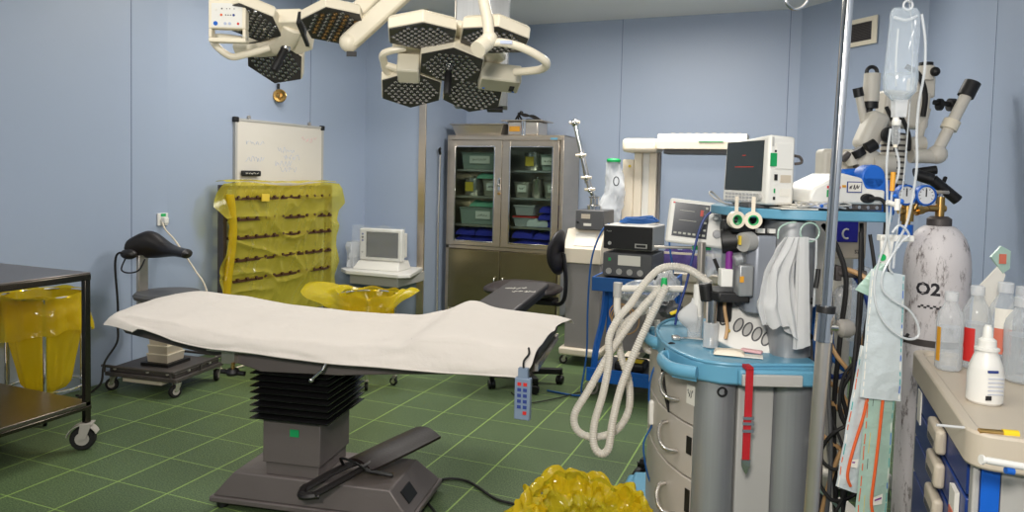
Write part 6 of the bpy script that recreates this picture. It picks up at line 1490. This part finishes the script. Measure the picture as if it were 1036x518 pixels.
# ================================================================ drawer cart
t = thing('drawer_cart', 'blue drawer cart with a beige worktop along the right wall', 'cart', (.60, 2.2, 0))
def rr(x0, y0, x1, y1, r, n=5):
    p = []
    for cx, cy, a0 in ((x1-r, y1-r, 0), (x0+r, y1-r, 90), (x0+r, y0+r, 180), (x1-r, y0+r, 270)):
        for k in range(n+1): a = R(a0+90*k/n); p.append((cx+r*cos(a), cy+r*sin(a)))
    return p
X0, Y0, X1, Y1 = .372, 1.80, .855, 2.66
mb = MB(); O = rr(X0, Y0, X1, Y1, .05); I = rr(X0+.028, Y0+.028, X1-.028, Y1-.028, .035)
n = len(O)
mb.raw([(x, y, .825) for x, y in O]+[(x, y, .905) for x, y in O]+[(x, y, .905) for x, y in I]+[(x, y, .893) for x, y in I], [(i, (i+1) % n, n+(i+1) % n, n+i) for i in range(n)]+[(n+i, n+(i+1) % n, 2*n+(i+1) % n, 2*n+i) for i in range(n)]+[(2*n+i, 2*n+(i+1) % n, 3*n+(i+1) % n, 3*n+i) for i in range(n)]+[tuple(range(3*n, 4*n)), tuple(range(n))[::-1]], 'beige')
mb.build('worktop', t, bevel=.006, label='beige moulded worktop')
mb = MB(); mb.box((.400, 1.86, .10), (.845, 2.62, .824), 'drawer_blue'); mb.build('body', t)
for y in (1.835, 2.60):
    for x in (.390, .82): MB().box((x, y, .08), (x+(.014 if x < .5 else .033), y+.035, .824), 'grey_light').build('corner_post', t, bevel=.004)
MB().box((.405, 1.830, .10), (.440, 1.859, .823), 'strip_blue').build('edge_strip', t, label='bright blue edge strip')
MB().box((.442, 1.828, .10), (.490, 1.859, .823), 'grey_light').build('side_rail', t)
zz = [.824, .735, .640, .525, .34, .12]
for i in range(5):
    d = MB().box((.386, 1.875, zz[i+1]+.004), (.401, 2.595, zz[i]-.004), 'drawer_blue').build('drawer', t, bevel=.003)
    zc = zz[i]-.046
    MB().box((.360, 2.10, zc-.033), (.386, 2.235, zc+.033), 'beige').build('handle', d, bevel=.010, seg=3)
    MB().box((.3585, 2.125, zc-.020), (.3605, 2.21, zc-.004), 'grey_dark').build('recess_shade', d)  # flat dark plate painting the shade of a finger recess
for x, y in ((.43, 1.88), (.82, 1.88), (.43, 2.58), (.82, 2.58)): caster(t, x, y, .035, .10, .5)
MB().box((.383, 2.50, .70), (.386, 2.56, .80), 'paper').build('drawer_label', t)
mb = MB(); mb.box((.375, 1.93, .60), (.385, 1.99, .72), 'paper'); mb.box((.373, 1.94, .615), (.3755, 1.98, .67), 'pvc_orange'); tag(mb.build('orange_sachet'), 'white and orange sachet stuck to the front of the drawer cart', 'sachet')
tag(MB().box((.376, 1.90, .46), (.386, 1.96, .56), 'paper').build('white_sachet'), 'white sachet hanging lower on the front of the drawer cart', 'sachet')
mb = MB(); mb.prism([(.56, 1.60), (.85, 1.60), (.85, 1.85), (.53, 1.85)], .735, .755, 'beige'); mb.prism([(.56, 1.60), (.57, 1.60), (.54, 1.85), (.53, 1.85)], .755, .80, 'beige'); mb.box((.56, 1.595, .735), (.85, 1.607, .80), 'beige'); mb.build('side_tray', t, bevel=.003)

# bottles on the cart
BZ = .894
def bottle(a, b, h, r, label, m='clear_bottle', neck=.45, shoulder=.72, cap='white_plastic', band=None, fill=.55, name='saline_bottle', group='clear bottles on the drawer cart'):
    t = abthing(name, label, 'bottle', a, b, BZ, group)
    T = AB @ Matrix.Translation((a, b, BZ))
    mb = MB(T); mb.lathe([(.001, .001), (r*.85, .001), (r, .008), (r, h*.30), (r*.96, h*.34), (r, h*.38), (r, h*shoulder*.9), (r*.93, h*shoulder), (r*neck*1.15, h*.84), (r*neck, h*.87), (r*neck, h*.90)], m, n=32); mb.build('body', t)
    MB(T).lathe([(.001, h*.885), (r*neck*1.12, h*.885), (r*neck*1.15, h*.99), (r*neck*.9, h), (.001, h)], cap if cap != 'clear' else 'film_milky', n=24).build('cap', t)
    if fill: MB(T).lathe([(.001, .004), (r*.88, .005), (r*.94, .012), (r*.94, h*fill), (.001, h*fill)], 'saline', n=28).build('fluid', t)
    if band:
        for (m2, z0, z1, a0, a1) in band:
            mb = MB(T); q = [(a0+(a1-a0)*k/8) for k in range(9)]
            mb.raw([(1.015*r*cos(R(x)), 1.015*r*sin(R(x)), h*z0) for x in q]+[(1.015*r*cos(R(x)), 1.015*r*sin(R(x)), h*z1) for x in q], [(k, k+1, 10+k, 9+k) for k in range(8)], m2); mb.build('paper_label', t)
    return t
bottle(1.314, 2.115, 0.235, .036, 'clear bottle with a yellow edge strip, leftmost on the drawer cart', band=[('amber', .12, .55, 175, 200)], cap='clear')
bottle(1.407, 2.140, 0.251, .037, 'clear bottle with a red edge label, second from the left on the cart', band=[('red_plain', .10, .5, 185, 235)], cap='clear')
bottle(1.467, 2.105, 0.268, .040, 'clear bottle with an orange label behind the white spray bottle', band=[('paper', .5, .72, 200, 265), ('pvc_orange', .22, .5, 200, 265)], cap='clear')
bottle(1.457, 2.00, 0.241, .052, 'widest clear bottle behind the white spray bottle', cap='clear', neck=.52)
bottle(1.527, 2.10, 0.257, .050, 'wide clear bottle at the back right of the cart', cap='clear', neck=.5)
bottle(1.467, 1.885, 0.230, .048, 'clear bottle with a small blue and white label at the right edge', band=[('paper', .30, .52, 215, 285), ('blue_plain', .52, .56, 215, 285)], cap='clear', neck=.5)
t = abthing('spray_bottle', 'opaque white bottle with a nozzle standing in front of the clear bottles', 'bottle', 1.215, 1.80, BZ)
T = AB @ Matrix.Translation((1.215, 1.80, BZ))
MB(T).lathe([(.001, 0), (.036, 0), (.041, .006), (.041, .07), (.038, .088), (.038, .092), (.030, .115), (.023, .132), (.023, .137)], 'white_plastic', n=36).build('body', t)
MB(T).lathe([(.001, .134), (.028, .134), (.028, .140), (.021, .142), (.020, .160), (.012, .166), (.010, .190), (.007, .198), (.001, .198)], 'white_plastic', n=28).build('nozzle', t)
mb = MB(T)
for i in range(5): mb.box((-.020, -.0425, .030+i*.010), (.018, -.0405, .0312+i*.010), 'ink_faint')
mb.box((-.022, -.0425, .085), (.004, -.040, .091), 'ink_blue')
for i in range(6): mb.box((-.024+i*.0025, -.0425, .016), (-.0228+i*.0025, -.040, .027), 'ink')
mb.build('printed_label', t)
# tubes leaning against the wall and small things
tag(MB(AB).tube([(1.545, 2.18, .90), (1.60, 2.17, 1.10), (1.665, 2.16, 1.33)], .009, 'blue_navy', n=12).build('blue_tube'), 'navy tube leaning behind the clear bottles', 'tube')
tag(MB(AB).tube([(1.565, 2.19, .90), (1.61, 2.19, 1.08), (1.675, 2.20, 1.27)], .008, 'cable_beige', n=12).build('tan_tube'), 'tan tube leaning behind the clear bottles beside the navy one', 'tube')
tag(MB(AB).tube([(1.60, 2.12, .90), (1.61, 2.12, 1.06), (1.625, 2.12, 1.22)], .006, 'film_milky', n=10).build('clear_rod'), 'pale clear rod standing at the right edge behind the bottles', 'rod')
t = abthing('paper_wrapper', 'folded white paper wrapper sticking up behind the bottles', 'wrapper', 1.50, 2.22, .90)
mb = MB(AB); mb.prism([(1.45, -1.12), (1.52, -1.20), (1.54, -1.17), (1.47, -.90), (1.44, -.90)], 2.215, 2.221, 'paper', M=Matrix(((1, 0, 0, 0), (0, 0, 1, 0), (0, -1, 0, 0), (0, 0, 0, 1)))); mb.build('lower_fold', t)
mb = MB(AB); mb.prism([(1.49, -1.225), (1.52, -1.26), (1.55, -1.245), (1.55, -1.19), (1.53, -1.175)], 2.212, 2.220, 'pouch_green', M=Matrix(((1, 0, 0, 0), (0, 0, 1, 0), (0, -1, 0, 0), (0, 0, 0, 1)))); mb.box((1.515, 2.208, 1.205), (1.535, 2.212, 1.235), 'pvc_orange'); mb.build('printed_tip', t)
t = abthing('syringe', 'white syringe with a blue tip lying across the near end of the drawer cart', 'syringe', 1.0, 1.36, .80)
SyM = AB @ plane_M((.935, 1.385, .905), (1, -.06, -.13), (0, 1, 0))
mb = MB(SyM); mb.cyl((0.012, 0, 0), (.09, 0, 0), .0070, 'white_plastic'); mb.build('barrel', t)
MB(SyM).cyl((-.0, 0, 0), (.004, 0, 0), .0095, 'white_plastic').build('plunger', t)
mb = MB(SyM); mb.cyl((.004, 0, 0), (.014, 0, 0), .006, 'white_plastic'); mb.cyl((.09, 0, 0), (.105, 0, -.002), .006, 'blue_plain'); mb.cyl((.05, 0, -.013), (.065, 0, -.013), .007, 'blue_plain'); mb.build('blue_tip', t)
t = abthing('ampoule', 'amber ampoule with a yellow cap lying at the front edge of the cart', 'ampoule', 1.12, 1.52, BZ)
q0 = Vector((1.035, 1.545, BZ+.012))
mb = MB(AB); mb.cyl(q0+Vector((.0, 0, 0)), q0+Vector((.045, -.01, 0)), .007, 'brass'); mb.build('glass_body', t)
mb = MB(AB); mb.cyl(q0+Vector((.045, -.01, 0)), q0+Vector((.075, -.016, 0)), .009, 'yellow_plain'); mb.build('yellow_cap', t, label='yellow cap')
tag(MB(AB).cyl((.975, 1.60, BZ+.005), (1.035, 1.585, BZ+.005), .003, 'film_milky').build('needle_sheath'), 'thin clear needle sheath beside the amber ampoule', 'needle')

# ================================================================ yellow bag in its bin, bottom foreground
BM = AB @ Matrix.Translation((.27, 2.33, 0))
t = abthing('floor_bin', 'round dark green bin on the floor at the bottom edge under the yellow bag', 'bin', .27, 2.33)
MB(BM).lathe([(.001, 0), (.12, 0), (.125, .01), (.128, .24), (.131, .245), (.125, .245), (.120, .014), (.001, .012)], 'bin_green', n=40).build('body', t)
MB(BM).torus((0, 0, .245), .128, .006, 'bin_green', n=40).build('rim', t)
t = abthing('yellow_waste_bag', 'crumpled open yellow bag lining the bin at the bottom edge of the picture', 'waste bag', .27, 2.33, .10)
def in2(u, v):
    a = 2*pi*u; n1 = noise.noise(Vector((cos(a)*3, sin(a)*3, v*2.5+1))); n2 = noise.noise(Vector((cos(a)*8, sin(a)*8, v*5)))
    r = (.178-.075*v)*(1+.14*n1*(1-v*.3))+.022*n2+.022*(ridge(Vector((cos(a)*3, sin(a)*3, v*3+5)))-.5)+.014*(ridge(Vector((cos(a)*9, sin(a)*9, v*6+2)))-.5)
    if v > .9: r *= .15+.85*(1-v)/.1
    return (r*cos(a), r*sin(a), .352+.02*n1+.030*(ridge(Vector((cos(a)*1.6, sin(a)*1.6, 9)))-.5)*(1-v)+.01-.24*v)
MB(BM).grid(in2, 130, 40, 'yellow_bag', wrap=True).build('lining', t, smooth=30)
def out2(u, v):
    a = 2*pi*u; n1 = noise.noise(Vector((cos(a)*2.2, sin(a)*2.2, 7))); n2 = noise.noise(Vector((cos(a)*7, sin(a)*7, v*4+3))); n3 = noise.noise(Vector((cos(a)*2.2+3, sin(a)*2.2, v*1.5)))
    r = .180+.050*v**.7+.030*n2*v**.5+.035*n1*v+.035*(ridge(Vector((cos(a)*2.2, sin(a)*2.2, v*2.5+1)))-.5)*v**.6+.010*(ridge(Vector((cos(a)*9+4, sin(a)*9, v*5)))-.5)*v**.4
    k = math.exp(-((math.atan2(sin(a-2.9), cos(a-2.9)))/.5)**2)
    z = .352+.02*noise.noise(Vector((cos(a)*3, sin(a)*3, 1)))+.03*max(0, sin(a-.4))+.022*sin(min(1, v*3)*pi)-(.10+.06*n3)*v**1.5+.012*n2+.030*(ridge(Vector((cos(a)*1.6, sin(a)*1.6, v*2+9)))-.5)*(1-.4*v)
    return ((r+.03*k*v)*cos(a), (r+.03*k*v)*sin(a), z)
MB(BM).grid(out2, 150, 26, 'yellow_bag', wrap=True).build('cuff', t, smooth=30)
# ================================================================ camera
cam = bpy.data.cameras.new('camera'); co = bpy.data.objects.new('camera', cam); COL.objects.link(co)
yaw, pitch, roll, f = .3777, .0478, .0238, 723.7
cam.sensor_fit = 'HORIZONTAL'; cam.sensor_width = 36.; cam.lens = f/1036*36
cam.shift_x = 0; cam.shift_y = -(259-212.9)/1036
fw = Vector((-sin(yaw)*cos(pitch), cos(yaw)*cos(pitch), -sin(pitch)))
r0 = Vector((cos(yaw), sin(yaw), 0)); u0 = r0.cross(fw)
r = r0*cos(roll)+u0*sin(roll); u = u0*cos(roll)-r0*sin(roll)
M = Matrix((r, u, -fw)).transposed().to_4x4(); M.translation = (0, 0, H)
co.matrix_world = M
cam.clip_start = .05
scene.camera = co
vs = scene.view_settings; vs.view_transform = 'Standard'; vs.look = 'None'; vs.gamma = 1; vs.use_curve_mapping = False; vs.exposure = 0.0
